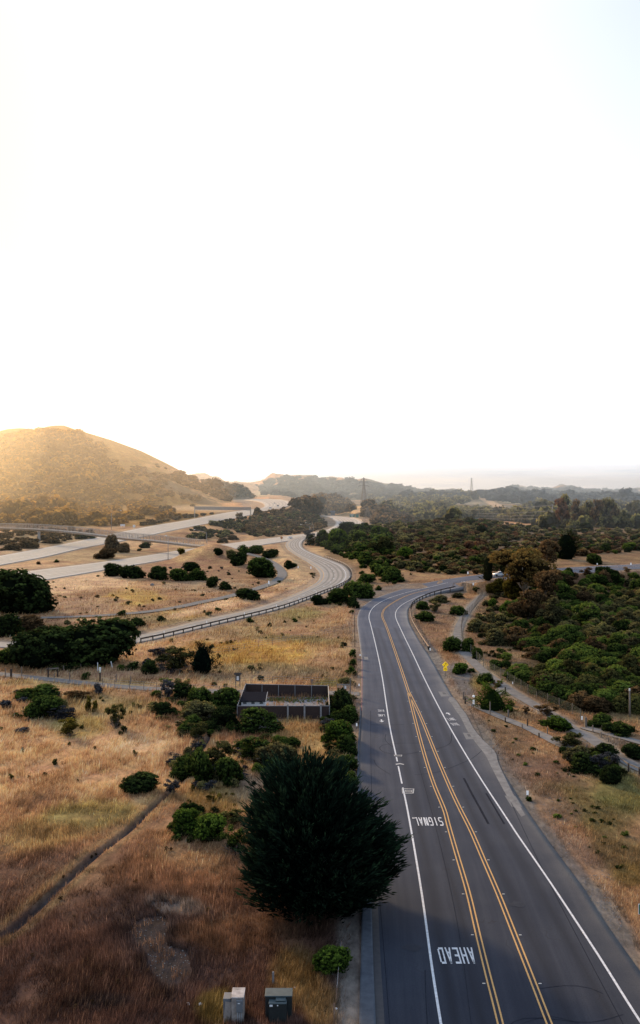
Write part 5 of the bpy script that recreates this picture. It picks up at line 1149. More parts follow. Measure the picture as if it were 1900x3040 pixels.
# ------------------------------------------------------------------ dry grass
def grass():
    r = np.random.default_rng(5); N = 900000
    u = r.uniform(-40, 1940, N); py = r.uniform(0, 1, N)**.75*1400+1720
    Y = H*F/(py-HZ); X = (u-CX)/F*Y
    i = np.clip(np.interp(Y, YS, np.arange(NI)).astype(int), 0, NI-2); j = np.clip(np.interp(u, us, np.arange(NJ)).astype(int), 0, NJ-2)
    ok = np.ones(N, bool)
    for k in NEAR:
        ok &= NEAR[k][i, j] > ({'ditch': .45, 'a': .9, 'ramp': 1.2}.get(k, .5))
    ok &= ~((X > np.interp(Y, swl[:, 1], swl[:, 0])-.3)&(Y < 112)&(X < 10))
    c = C[i, j]; sat = (c.max(1)-c.min(1))/(c.max(1)+1e-6); low_ = sat < .30; ok &= ~low_|(r.uniform(0, 1, N) < .16*(fbm(X/.9, Y/1.2, 55, 3) > .5)); c = np.where(low_[:, None], np.array((.17,.10,.065)), c)
    dn = fbm(X/3.2, Y/4.5, 91, 3); ok &= (dn+r.uniform(-.2, .2, N)) > .42
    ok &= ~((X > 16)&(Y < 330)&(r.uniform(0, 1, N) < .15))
    u, X, Y, c, dn = u[ok], X[ok], Y[ok], c[ok], dn[ok]; n = len(X); z = gz(X, Y)
    px = 2.97*Y/F; hgt = r.uniform(.15, .62, n)*(.3+.7*fbm(X/.8, Y/1.3, 97, 2)+.7*dn)*np.clip(Y/110, .85, 1.5)*np.where(X > 16, .6, 1); w_ = px*r.uniform(.30, .75, n)
    a = r.uniform(0, math.pi, n); wd = np.stack([np.cos(a), np.sin(a)*.5], 1)*w_[:, None]/2
    la = fbm(X/12, Y/12, 93, 2)*3.0-.6; ln = hgt*r.uniform(.1, .8, n); lx = np.cos(la)*ln+r.normal(size=n)*.08; ly = np.sin(la)*ln*.6+r.normal(size=n)*.08
    V = np.empty((n, 3, 3)); V[:, 0] = np.stack([X-wd[:, 0], Y-wd[:, 1], z-.05], 1); V[:, 1] = np.stack([X+wd[:, 0], Y+wd[:, 1], z-.05], 1); V[:, 2] = np.stack([X+lx, Y+ly, z+hgt], 1)
    br = r.lognormal(0, .34, n)*(.25+1.55*fbm(X/.9, Y/1.5, 97, 2))*(.45+1.1*fbm(X/6, Y/8, 98, 3)); cc = c*br[:, None]*(1-.22*ss((Y*-1+97)/28)*(X < 6))[:, None]  # near blades darkened too, continuing the painted vignette
    st = (r.uniform(0, 1, n) < .05)&(fbm(X/3, Y/4, 58, 3) > .5); cc = np.where(st[:, None], cc*1.9+np.array((.05,.035,.018)), cc); V[st, 2, 2] += .22
    col = np.stack([cc*.65, cc*.65, cc*1.45], 1).reshape(-1, 3)
    m = bpy.data.materials.new('dry_grass_blades'); m.use_nodes = True; nt = m.node_tree; nt.nodes.clear(); o_ = nt.nodes.new('ShaderNodeOutputMaterial')
    at_ = nnode(nt, 'ShaderNodeAttribute'); at_.attribute_name = 'col'; d = nt.nodes.new('ShaderNodeBsdfDiffuse'); t = nt.nodes.new('ShaderNodeBsdfTranslucent'); mx = nt.nodes.new('ShaderNodeMixShader'); mx.inputs[0].default_value = .35
    nt.links.new(at_.outputs[0], d.inputs[0]); nt.links.new(at_.outputs[0], t.inputs[0]); nt.links.new(d.outputs[0], mx.inputs[1]); nt.links.new(t.outputs[0], mx.inputs[2]); nt.links.new(mx.outputs[0], o_.inputs[0])
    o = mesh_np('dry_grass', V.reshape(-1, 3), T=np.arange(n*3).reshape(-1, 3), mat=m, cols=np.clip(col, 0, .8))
    tag(o, 'dry brown and tan grass covering the meadows and verges', 'grass', kind='stuff'); print('blades', n)
grass()
# ------------------------------------------------------------------ built things
M_gal = mat('galvanised', (.34,.34,.34), .5, metal=.4, noise=(.22,.22,.23), noise_scale=6)
M_rust = mat('rusty_rail', (.30,.20,.16), .7, noise=(.17,.11,.085), noise_scale=3)
M_dwood = mat('dark_wood', (.075,.055,.042), .9, noise=(.035,.027,.022), noise_scale=6, bump=.3)
M_wood = mat('weathered_wood', (.24,.20,.165), .9, noise=(.13,.105,.085), noise_scale=6, bump=.3)
M_cc = mat('concrete', (.60,.52,.44), .85, noise=(.31,.26,.22), noise_scale=.9, bump=.1)
M_wht = mat('white_paint', (.82,.82,.80), .5, noise=(.70,.70,.68), noise_scale=9)
M_blk = mat('black', (.02,.02,.02), .6)
M_dk = mat('dark_green_steel', (.020,.026,.026), .45, spec=.5, noise=(.012,.016,.016), noise_scale=4)
M_dktop = mat('grey_green_top', (.085,.115,.12), .6, noise=(.055,.075,.08), noise_scale=2.5)
M_tan = mat('tan_steel', (.40,.35,.31), .55, noise=(.20,.17,.15), noise_scale=2)
M_tantop = mat('stained_top', (.58,.54,.52), .6, noise=(.17,.15,.14), noise_scale=2.2)
M_grey = mat('grey_steel', (.17,.18,.19), .5, noise=(.13,.135,.145), noise_scale=3)
M_red = mat('sign_green', (.0,.16,.12), .4, noise=(.0,.13,.10), noise_scale=3)
M_ysign = mat('sign_yellow', (.95,.62,.02), .45, noise=(.86,.53,.015), noise_scale=4)
M_osign = mat('sign_orange', (.42,.16,.04), .6)
def glow(m, c, k):
    b = m.node_tree.nodes['Principled BSDF']; b.inputs['Emission Color'].default_value = (*c, 1); b.inputs['Emission Strength'].default_value = k
glow(M_ysign, (1,.62,.02), .38)          # glow added to brighten the backlit sign face
M_glowwht = mat('white_with_glow', (.85,.85,.84), .4, noise=(.75,.75,.75), noise_scale=9); glow(M_glowwht, (1,1,1), .22)  # faint glow added so the white plates look bright
def mesh_screen(name, colr, dens=.5, sc=60):
    m = bpy.data.materials.new(name); m.use_nodes = True; nt = m.node_tree; b = nt.nodes['Principled BSDF']; b.inputs['Base Color'].default_value = (*colr, 1); b.inputs['Roughness'].default_value = .6
    tc = nt.nodes.new('ShaderNodeTexCoord'); w1 = nt.nodes.new('ShaderNodeTexVoronoi'); w1.feature = 'DISTANCE_TO_EDGE'; w1.inputs['Scale'].default_value = sc
    nt.links.new(tc.outputs['Object'], w1.inputs['Vector']); v = mathn(nt, 'LESS_THAN', w1.outputs['Distance'], dens*.3)
    nt.links.new(v, b.inputs['Alpha']); return m
M_mesh = mesh_screen('wire_mesh_green', (.025,.045,.035), .16, 7)
M_meshb = mesh_screen('wire_mesh_bridge', (.30,.21,.15), .16, 3.5)
M_meshg = mesh_screen('wire_mesh_grey', (.25,.25,.25), .3, 7)
def V3(*a): return Vector(a)
def dirs(P):
    d = np.gradient(P[:, :2], axis=0); d /= np.linalg.norm(d, axis=1)[:, None]+1e-9; return d
def guardrail(P, label, railm, postm, step=2.0, refl=None, h=.72, name='guardrail', blockm=None, wbeam=True, zlift=0.):
    P = resample(smooth(P, 2), step); root = empty(name, P[0], 0, label, 'guardrail'); o0 = Vector(P[0]); d = dirs(P)
    V = []; Q = []
    prof = [(0,-.16),(.05,-.12),(.05,-.05),(0,0),(.05,.05),(.05,.12),(0,.16)]
    for i, p in enumerate(P):
        n = V3(-d[i][1], d[i][0], 0)
        for a, b in prof: V.append(Vector(p)-o0+n*a+V3(0,0,h-.1+b+zlift))
    k = len(prof)
    for i in range(len(P)-1):
        for j in range(k-1): Q.append((i*k+j, i*k+j+1, (i+1)*k+j+1, (i+1)*k+j))
    mesh_np('rail', np.array(V), Q=np.array(Q), mat=railm, parent=root)
    pm = None
    for i in range(0, len(P), 2 if step <= 2.2 else 1):
        if i//(2 if step <= 2.2 else 1) >= 100: break
        if pm is None:
            o = MB().box((0,0,h/2-.3), (.18,.2,h+.65)).build('post', postm, root); pm = o.data
        else: o = bpy.data.objects.new('post', pm); COL.objects.link(o); o.parent = root
        n = V3(-d[i][1], d[i][0], 0); o.location = Vector(P[i])-o0-n*.14; o.rotation_euler = (0,0,math.atan2(d[i][1], d[i][0]))
    if refl:
        rm = None
        for i in range(4, len(P), refl):
            if rm is None: o = MB().box((0,0,h+.22), (.04,.12,.62)).build('reflector', M_glowwht, root); rm = o.data
            else: o = bpy.data.objects.new('reflector', rm); COL.objects.link(o); o.parent = root
            o.location = Vector(P[i])-o0; o.rotation_euler = (0,0,math.atan2(d[i][1], d[i][0]))
    return root
def off(P, dist):
    d = dirs(P); Q = P.copy(); Q[:, 0] += d[:, 1]*dist; Q[:, 1] -= d[:, 0]*dist; return Q
Rr = EDGE['ramp'][1]; rs = CX+F*Rr[:, 0]/Rr[:, 1]; rp = HZ+F*H/Rr[:, 1]
a0 = np.argmin(np.hypot(rs-960, rp-1653)); a1 = np.argmin(np.hypot(rs-1040, rp-1716)); a2 = np.argmin(np.hypot(rs-392, rp-1908))
Lr = EDGE['ramp'][0]; outv = Rr-Lr; outv /= np.linalg.norm(outv[:, :2], axis=1)[:, None]
Ro = Rr+outv*.45; Ro[:, 2] = 0
guardrail(Ro[a0:a1+2], 'guardrail coloured sunlit pale on the outer edge of the upper ramp bend', M_cc, M_wood, h=.85)  # beige of the sunlit stretch painted in as rail material
guardrail(Ro[a1:a2], 'long dark guardrail with white reflectors below the lower ramp', M_dwood, M_dwood, refl=9, h=.95)
Ra = EDGE['a'][1]; La = EDGE['a'][0]; ov = Ra-La; ov /= np.linalg.norm(ov[:, :2], axis=1)[:, None]; Ro = Ra+ov*.7; Ro[:, 2] = Ra[:, 2]
u_ = CX+F*Ra[:, 0]/Ra[:, 1]; v_ = HZ+F*(H-Ra[:, 2])/Ra[:, 1]
i0 = np.argmin(np.hypot(u_-1280, v_-1958)); i1 = np.argmin(np.hypot(u_-1213, v_-1812)); i2 = np.argmin(np.hypot(u_-1356, v_-1746))
guardrail(Ro[i0+3:i1], 'rusty pink guardrail on the inside of the near road bend', M_rust, M_wood, h=.8)
guardrail(Ro[i1:i2], 'dark guardrail where the near road bend turns right', M_dwood, M_dwood, h=.85)
p = Ro[i0+3]; MB().box((0,0,.55), (.5,.25,.75), .5).build('guardrail_terminal', M_blk).location = p
tag(bpy.data.objects['guardrail_terminal'], 'black end cap closing the rusty guardrail near the yellow sign', 'terminal')
def barrier(P, label, h=.8):
    P = resample(P, 4.0); root0 = Vector(P[0]); d = dirs(P); V = []; Q = []
    prof = [(-.3,0),(-.12,.35),(-.08,h),(.08,h),(.12,.35),(.3,0)]; k = len(prof)
    for i, p in enumerate(P):
        for a, b in prof: V.append(Vector(p)-root0+V3(-d[i][1], d[i][0], 0)*a+V3(0,0,b-.1))
    for i in range(len(P)-1):
        for j in range(k-1): Q.append((i*k+j, (i+1)*k+j, (i+1)*k+j+1, i*k+j+1))
    o = mesh_np('concrete_barrier', np.array(V), Q=np.array(Q), mat=M_cc); o.location = root0; return tag(o, label, 'barrier')
R2 = EDGE['f2'][1]; barrier(off(R2[-44:-6], .5), 'pale barrier along the outside of the far bend of the nearer carriageway')
R1 = EDGE['f1'][1]; barrier(off(R1[-50:-4], .5), 'pale barrier around the far bend of the upper carriageway')

# ---- footbridge
bp_ = [(-300,1570,760),(-150,1566,700),(0,1566,640),(116,1570,583),(231,1579,562),(352,1594,543),(463,1604,515),(560,1615,488),(606,1620,470)]
BP = np.array([((x-CX)/F*Y, Y, H-(y-HZ)*Y/F) for x, y, Y in bp_]); BP = resample(smooth(catmull(BP, 8), 3), 2.9); d = dirs(BP)
fb = empty('footbridge', BP[-1], 0, 'long curved concrete footbridge with mesh sides crossing both freeway carriageways', 'footbridge'); o0 = Vector(BP[-1])
def sweep(prof, P, d, close=True):
    V = []; Q = []; k = len(prof)
    for i, p in enumerate(P):
        for a, b in prof: V.append(Vector(p)-o0+V3(-d[i][1], d[i][0], 0)*a+V3(0,0,b))
    for i in range(len(P)-1):
        for j in range(k if close else k-1): Q.append((i*k+j, (i+1)*k+j, (i+1)*k+(j+1) % k, i*k+(j+1) % k))
    return np.array(V), np.array(Q)
V, Q = sweep([(-1.7,0),(-1.7,-.45),(-1.1,-.5),(-.9,-1.25),(.9,-1.25),(1.1,-.5),(1.7,-.45),(1.7,0)], BP, d); mesh_np('deck', V, Q=Q, mat=M_cc, parent=fb)
for sgn in (-1, 1):
    V, Q = sweep([(sgn*1.6,.02),(sgn*1.6,2.6)], BP, d, False); mesh_np('mesh_panel', V, Q=Q, mat=M_meshb, parent=fb)
    V, Q = sweep([(sgn*1.6-.07,2.55),(sgn*1.6+.07,2.55),(sgn*1.6+.07,2.7),(sgn*1.6-.07,2.7)], BP, d); mesh_np('handrail', V, Q=Q, mat=M_cc, parent=fb)
pm = None
for i in range(0, len(BP)):
    for sgn in (-1, 1):
        if sgn == 1 and i % 2: continue
        if pm is None: o = MB().box((0,0,1.3), (.14,.14,2.6)).build('post', M_cc, fb); pm = o.data
        else: o = bpy.data.objects.new('post', pm); COL.objects.link(o); o.parent = fb
        o.location = Vector(BP[i])-o0+V3(-d[i][1], d[i][0], 0)*sgn*1.6
ip = int(np.argmin(abs(CX+F*BP[:, 0]/BP[:, 1]-116))); zg_ = ground(BP[ip][0], BP[ip][1]); hh = BP[ip][2]-1.2-zg_
MB().tube([(0,0,0),(0,0,-hh*.5),(0,0,-hh-1)], [.85,.8,.85], 12).build('pier', M_cc, fb).location = Vector(BP[ip])-o0-V3(0,0,1.2)

# ---- lamps
def lamp(px, yb, yt, arm, label, group=None, double=False):
    g = at(px, yb); s = F/g.y; h = (yb-yt)/s; root = empty('street_lamp', g, 0, label, 'street lamp', group)
    MB().tube([(0,0,-.3),(0,0,h*.5),(0,0,h)], [.17,.14,.09], 8).build('pole', M_gal, root, True)
    if arm:
        ax, az = arm[0]/s, arm[1]/s
        MB().tube([(0,0,h-.1),(ax*.5,0,h+az*.62),(ax,0,h+az)], [.08,.07,.06], 6).build('arm', M_gal, root)
        hd = MB(); hd.tube([(ax-.15*np.sign(ax),0,h+az),(ax+.35*np.sign(ax),0,h+az),(ax+.9*np.sign(ax),0,h+az-.05)], [.1,.24,.12], 8).build('lamp_head', M_wht, root, True)
    return root
lamp(331, 1574, 1523, (26,7), 'tall street lamp standing behind the footbridge at the foot of the big hill')
lamp(499, 1662, 1592, (-4,2), 'plain lamp pole beside the nearer carriageway in front of the footbridge')
lamp(613, 1613, 1581, (-34,9), 'street lamp with long arm beyond the right end of the footbridge')
lamp(919, 1588, 1562, (-24,5), 'left one of twin street lamps at the ramp fork'); lamp(930, 1580, 1558, (-21,6), 'right and rear one of twin street lamps at the ramp fork')
# ---- sign gantry over the upper carriageway
ga = at(578, 1537); gb = at(744, 1536); gz_ = max(ga.z, gb.z)
gt = empty('sign_gantry', ga, 0, 'wide pale gantry spanning the upper freeway carriageway', 'gantry'); hA = H-(1503-HZ)*ga.y/F-ga.z; hB = H-(1505-HZ)*gb.y/F-gb.z
MB().tube([(0,0,-.5),(0,0,hA)], .35, 10).build('post', M_cc, gt); MB().tube([gb-ga+V3(0,0,-.5), gb-ga+V3(0,0,hB)], .35, 10).build('post', M_cc, gt)
A = V3(0,0,hA-.2); B = gb-ga+V3(0,0,hB-.2); m = MB(); dz = V3(0,0,-2.3); n = (B-A).cross(V3(0,0,1)).normalized()*.8
for o_ in (n*0, n):
    m.bar(A+o_, B+o_, .28); m.bar(A+dz+o_, B+dz+o_, .28)
    for k in range(22):
        p = A.lerp(B, k/22)+o_; q = A.lerp(B, (k+1)/22)+o_; m.bar(p+(dz if k % 2 else V3(0,0,0)), q+(V3(0,0,0) if k % 2 else dz), .18)
m.build('truss', M_cc, gt)
MB().add([A+n*.5+V3(0,0,-.1), B+n*.5+V3(0,0,-.1), B+n*.5+dz, A+n*.5+dz], [(0,1,2,3)]).build('mesh_panel', mesh_screen('gantry_screen', (.45,.36,.28), 1.2, 1.5), gt)
# ---- cars
M_car = mat('car_white', (.80,.80,.78), .25, spec=.6); M_glass = mat('car_glass', (.03,.035,.04), .1, spec=.8); M_car2 = mat('car_silver', (.55,.55,.56), .3, spec=.6); M_lampc = mat('lamp_glass', (.8,.7,.5), .2)
def car(px, py, key, label, body=None, van=False, rev=False, pos=None):
    L, R = EDGE[key]; Cn = (L+R)/2; u = CX+F*Cn[:, 0]/Cn[:, 1]; v = HZ+F*(H-Cn[:, 2])/Cn[:, 1]; i = int(np.argmin(np.hypot((u-px)*.4, (v-py)*2))); i = min(max(i, 1), len(Cn)-2)
    z = Cn[i][2]; X, Y, _ = unproj(px, py, z); dv = Cn[i+1]-Cn[i-1]; a = math.atan2(dv[1], dv[0])+(math.pi if rev else 0)
    r = empty('car', (X, Y, z+.1), a, label, 'car', None); hh = 1.9 if van else 1.42
    body = body or M_car
    m = MB(); pr = [(-2.2,.32),(-2.25,.85),(-1.9,.98),(.95,.98),(2.15,.80),(2.25,.35)]
    V = [(x, s*.88, z_) for s in (-1, 1) for x, z_ in pr]; k = len(pr)
    m.add(V, [tuple(range(k))[::-1], tuple(range(k, 2*k))]+[(j, (j+1) % k, k+(j+1) % k, k+j) for j in range(k)]); m.build('body', body, r, bevel=.06)
    c = MB(); x0, x1, x2, x3 = (-1.95,-1.8,.7,1.3) if van else (-1.75,-1.15,.35,1.1)
    V = [(x0,-.82,.97),(x1,-.66,hh),(x2,-.66,hh),(x3,-.82,.97),(x0,.82,.97),(x1,.66,hh),(x2,.66,hh),(x3,.82,.97)]
    c.add(V, [(0,3,2,1),(4,5,6,7),(0,1,5,4),(3,7,6,2)]); c.build('windows', M_glass, r)
    MB().box(((x1+x2)/2,0,hh+.02), (x2-x1+.08,1.36,.06)).build('roof', body, r, bevel=.02)
    for sx in (-1.4, 1.4):
        for sy in (-.8, .8): MB().tube([(sx, sy-.1, .32), (sx, sy+.1, .32)], .33, 12).build('wheel', M_blk, r)
    for sy in (-.6, .6): MB().box((2.2, sy, .66), (.1,.34,.16)).build('headlight', M_lampc, r)
    return r
car(802,1511,'f1','white car nearest of the three cars on the upper carriageway bend', rev=True)
car(825,1505,'f1','white van, rightmost of the three vehicles on the upper carriageway bend', van=True, rev=True)
car(815,1497,'f1','small pale car farthest of the three on the upper carriageway bend', M_car2, rev=True)
car(861,1600,'f2','white car on the nearer carriageway just before the ramp fork', rev=True)
car(1484,1711,'a','white car half hidden behind the trees where the near road runs right', rev=True)
car(985,1542,'f2','tiny white car entering the far bend of the nearer carriageway', rev=True)
# ---- signs
def sign_post(px, yb, yt, name, label, w=.06): 
    g = at(px, yb); h = (yb-yt)*g.y/F; r = empty(name, g, 0, label, 'sign'); return g, h, r
g = Vector(unproj(1322, 2004)); g.z = ground(g.x, g.y); s = g.y/F
r = empty('warning_sign', g, 0, 'yellow diamond curve warning sign with a speed plate on the right verge', 'sign')
zc = H-(1973.5-HZ)*s-g.z; zp = H-(1986.5-HZ)*s-g.z
MB().box((0,.05,(zc+.4)/2-.1), (.06,.06,zc+.6)).build('post', M_wood, r)
dd_ = .58; MB().add([(-dd_,0,zc),(0,0,zc-dd_),(dd_,0,zc),(0,0,zc+dd_),(-dd_,.03,zc),(0,.03,zc-dd_),(dd_,.03,zc),(0,.03,zc+dd_)], [(0,1,2,3),(7,6,5,4),(0,4,5,1),(1,5,6,2),(2,6,7,3),(3,7,4,0)]).build('diamond_plate', M_ysign, r)
m = MB(); m.bar((-.16,-.012,zc-.30), (-.16,-.012,zc-.08), .10, .01); m.bar((-.16,-.012,zc-.1), (.06,-.012,zc+.12), .10, .01); m.add([(-.06,-.015,zc+.22),(.20,-.015,zc+.26),(.14,-.015,zc+.0)], [(0,1,2)]); m.add([(.03,-.016,zc+.20),(.14,-.016,zc+.08),(.20,-.016,zc+.36)], [(0,1,2)]); m.build('arrow', M_blk, r)
MB().box((0,0,zp), (.68,.03,.62)).build('speed_plate', M_ysign, r)
def digits(txt, w_, h_, z0, y0, parent, m_, st=.22):
    m = MB(); n = len(txt); cw = w_/(n+.3*(n-1)); seg = {'4': 'fgbc', '5': 'afgcd', '1': 'bc', '0': 'abcdef', '2': 'abged', '3': 'abgcd'}
    t = cw*st
    for i, ch in enumerate(txt):
        x = -w_/2+i*cw*1.3; X0, X1, Z0, Zm, Z1 = x+t/2, x+cw-t/2, z0-h_/2+t/2, z0, z0+h_/2-t/2
        S_ = dict(a=((X0,Z1),(X1,Z1)), b=((X1,Z1),(X1,Zm)), c=((X1,Zm),(X1,Z0)), d=((X0,Z0),(X1,Z0)), e=((X0,Zm),(X0,Z0)), f=((X0,Z1),(X0,Zm)), g=((X0,Zm),(X1,Zm)))
        for k in seg[ch]: (xa, za), (xb, zb) = S_[k]; ex = 0 if xa == xb else t/2; ez = t/2 if xa == xb else 0; m.box(((xa+xb)/2, y0, (za+zb)/2), (abs(xb-xa)+t, .008, abs(zb-za)+t))
    return m.build('digits', m_, parent)
digits('45', .42, .36, zp, -.022, r, M_blk)
# green route sign at the right edge
g = Vector(unproj(1915, 2762)); g.z = ground(g.x, g.y); s = g.y/F; r = empty('route_sign', g, 0, 'green sign with white border and number cut by the right edge', 'sign')
zt_ = H-(2683-HZ)*s-g.z; zb_ = H-(2715-HZ)*s-g.z; zc = (zt_+zb_)/2; hh_ = zt_-zb_; ww_ = 40*s
MB().box((0,.04,zt_/2-.2), (.06,.05,zt_+.3)).build('post', M_wood, r)
MB().box((0,0,zc), (ww_,.03,hh_)).build('border', M_wht, r, bevel=.04); MB().box((0,-.012,zc), (ww_-.09,.03,hh_-.09)).build('face', M_red, r)
o = digits('1', .16, .27, zc-.12, -.034, r, M_wht, .45); o.location.x = -.36
# green guide sign far off
g = Vector(unproj(1050, 1540, 1)); r = empty('guide_sign', g, .1, 'pair of green freeway signs beside the far bend under the bright cutting', 'sign'); s = g.y/F
for xx in (-3.5, 0, 3.8): MB().box((xx,.2,1.7), (.3,.3,4.6)).build('post', M_gal, r)
MB().box((-1.6,0,3.4), (5.4,.15,3.2)).build('panel', M_red, r); MB().box((3.6,0,3.1), (3.2,.15,3.2)).build('panel', M_red, r)
m = MB()
for k in range(3): m.box((-1.8,-.1,4.3-k*.9), (3.6-.7*k,.04,.35))
m.build('legend', M_wht, r)
g = at(836, 1609); r = empty('diamond_sign', g, 0, 'small orange diamond sign on the gore between carriageway and ramp', 'sign')
MB().box((0,.1,1.2), (.12,.1,2.6)).build('post', M_gal, r); MB().add([(-1,0,2.6),(0,0,1.6),(1,0,2.6),(0,0,3.6)], [(0,1,2,3)]).build('plate', M_osign, r)
for px, yb, w_, h_, lb in ((364,1566,14,6,'small pale board at the foot of the big hill right of the street lamp'), (398,1569,7,7,'little white box beside the freeway at the foot of the big hill')):
    g = at(px, yb); s = g.y/F; m = MB(); m.box((0,0,h_*s/2+.9), (w_*s,.2,h_*s)); m.box((-w_*s*.3,.1,.5), (.2,.15,1.6)); m.box((w_*s*.3,.1,.5), (.2,.15,1.6)); o = m.build('notice_board', M_wht); o.location = g; tag(o, lb, 'board')
# white paddle markers
def marker(px, yt, yb, label, w_=.14, ball=False, hollow=False):
    g = at(px, yb); h = (yb-yt)*g.y/F; r = empty('marker_post', g, 0, label, 'marker')
    MB().box((0,.02,h*.35-.1), (w_*.45,.03,h*.7+.2)).build('post', M_wood, r)
    MB().box((0,0,h*.72), (w_,.025,h*.56)).build('paddle', M_glowwht, r, bevel=.01)
    if ball: o = MB().tube([(0,0,h*1.25),(0,0,h*1.32),(0,0,h*1.42),(0,0,h*1.52),(0,0,h*1.58)], [.06,.17,.21,.16,.05], 10).build('ball', M_glowwht, r, True)
    return r
marker(1566,2347,2370,'white paddle marker alone on the right verge opposite the SIGNAL lettering', .24)
marker(1406,2077,2101,'large white marker with a round white top beside the spreading conifer', .30, ball=True)
marker(1277,1924,1937,'white marker at the end of the rusty guardrail', .22)
marker(1522,2024,2036,'tiny white marker on the upper gravel path fence', .14)
marker(1728,2126,2146,'white plate on the lower end of the wire fence', .26)
marker(1389,1697,1710,'white marker on the far verge of the near road before the trees', .45)
marker(1405,1730,1743,'white marker where the bend guardrail ends', .4)
marker(1059,2147,2163,'white marker on the left kerb of the near road below the gate', .2)
marker(1066,2030,2042,'white marker on the left verge right of the mesh gate', .18)
marker(1069,1942,1952,'small white marker on the left verge beside the three narrow bushes', .2)
marker(1873,1671,1682,'pale marker on the far side of the near road at the right', .4)
marker(1773,1672,1680,'pale marker behind the lens-bright stretch of the near road at right', .35)
marker(923,1682,1694,'white marker post at the inner edge of the ramp bend', .35); marker(885,1681,1691,'small white marker between the curved path and the ramp', .3); marker(798,1724,1742,'whitish post beside the lower curved path', .4)
# ---- pylons
def pylon(px, yb, yt, Y, bw, label, arms=((.82,.16),(.70,.2),(.93,.12)), z=None, mt=None):
    X = (px-CX)/F*Y; zb = H-(yb-HZ)*Y/F; h = (yb-yt)*Y/F; mt = mt or M_gal; r = empty('power_pylon', (X, Y, zb), .3, label, 'pylon'); m = MB(); lv = [0,.2,.38,.54,.68,.8,.9,1]; tw = .022*h
    W = lambda f: bw/2*(1-f)**1.3+bw*.055
    for a, b in zip(lv[:-1], lv[1:]):
        for k in range(4):
            sx, sy = ((-1,-1),(1,-1),(1,1),(-1,1))[k]; tx, ty = ((-1,-1),(1,-1),(1,1),(-1,1))[(k+1) % 4]
            m.bar((sx*W(a), sy*W(a), a*h), (sx*W(b), sy*W(b), b*h), tw*.55); m.bar((sx*W(a), sy*W(a), a*h), (tx*W(b), ty*W(b), b*h), tw*.35); m.bar((tx*W(a), ty*W(a), a*h), (sx*W(b), sy*W(b), b*h), tw*.35); m.bar((sx*W(b), sy*W(b), b*h), (tx*W(b), ty*W(b), b*h), tw*.35)
    m.build('lattice', mt, r)
    for f, l in arms:
        a = MB(); a.bar((-l*h,0,f*h), (l*h,0,f*h), tw*.5); a.bar((-l*h,0,f*h), (0,0,f*h+.04*h), tw*.35); a.bar((l*h,0,f*h), (0,0,f*h+.04*h), tw*.35)
        for q in (-l*h*.95, l*h*.95): a.bar((q,0,f*h), (q,0,f*h-.05*h), tw*.5)
        a.build('crossarm', mt, r)
    return X, Y, zb, h
M_pyl = mat('pylon_steel', (.14,.13,.125), .6, metal=.3)
pA = pylon(1080,1500,1418,1350,7,'tall dark lattice pylon rising above the horizon behind the freeway bend', mt=M_pyl, arms=((.84,.17),(.70,.2),(.95,.1)))
pB = pylon(1091,1556,1507,930,9,'squat four-legged pylon base at the end of the freeway bend', arms=((.55,.28),(.95,.2)), mt=M_pyl)
pC = pylon(1154,1520,1484,1500,6,'faint lattice pylon on the dark slope right of the tall dark one', mt=M_pyl)
pD = pylon(1400,1466,1419,2600,8,'pale distant pylon standing against the sky on the middle ridge', arms=((.8,.12),(.95,.1)))
pE = pylon(1640,1566,1498,800,2.6,'slim lattice pylon with white insulators in front of the eucalyptus grove', arms=((.97,.12),(.72,.14),(.57,.14),(.41,.14)))
r = empty('cable_insulators', (0,0,0)); bpy.data.objects.remove(r)
def wire(a, b, sag, label):
    n = 14; P = [Vector(a).lerp(Vector(b), k/n)-V3(0,0,sag*4*(k/n)*(1-k/n)) for k in range(n+1)]
    o = MB().tube([p-P[0] for p in P], .07, 4).build('power_line', M_gal); o.location = P[0]; return tag(o, label, 'cable', 'power lines between the pylons')
for k, (f1_, f2_) in enumerate(((.97,.84),(.72,.70),(.57,.6),(.41,.5))):
    wire((pE[0]-1.5, pE[1], pE[2]+pE[3]*f1_), (pC[0], pC[1], pC[2]+pC[3]*f2_), 7, 'thin power line hanging between the slim pylon and the faint pylon')
for k in (-1, 1): wire((pA[0]+k*6, pA[1], pA[2]+pA[3]*.84), (pC[0]+k*4, pC[1], pC[2]+pC[3]*.84), 3, 'thin power line between the tall dark pylon and the faint pylon')
g = at(1776, 1566); r = empty('power_pole', g, 0, 'short pole with white top on the far right ridge', 'pole'); MB().tube([(0,0,-.3),(0,0,6)], .16, 6).build('pole', M_wood, r); MB().box((0,0,6), (.8,.4,1.4)).build('transformer', M_wht, r)
g = at(1869, 2128); h = 78*g.y/F; r = empty('utility_pole', g, 0, 'bare wooden pole standing in the valley scrub at the right edge', 'pole'); MB().tube([(0,0,-.3),(.03,0,h*.5),(0,0,h)], [.16,.14,.11], 8).build('pole', M_wood, r, True); MB().tube([(0,0,h-.02),(0,0,h+.3)], .12, 8).build('pole_cap', M_wht, r)
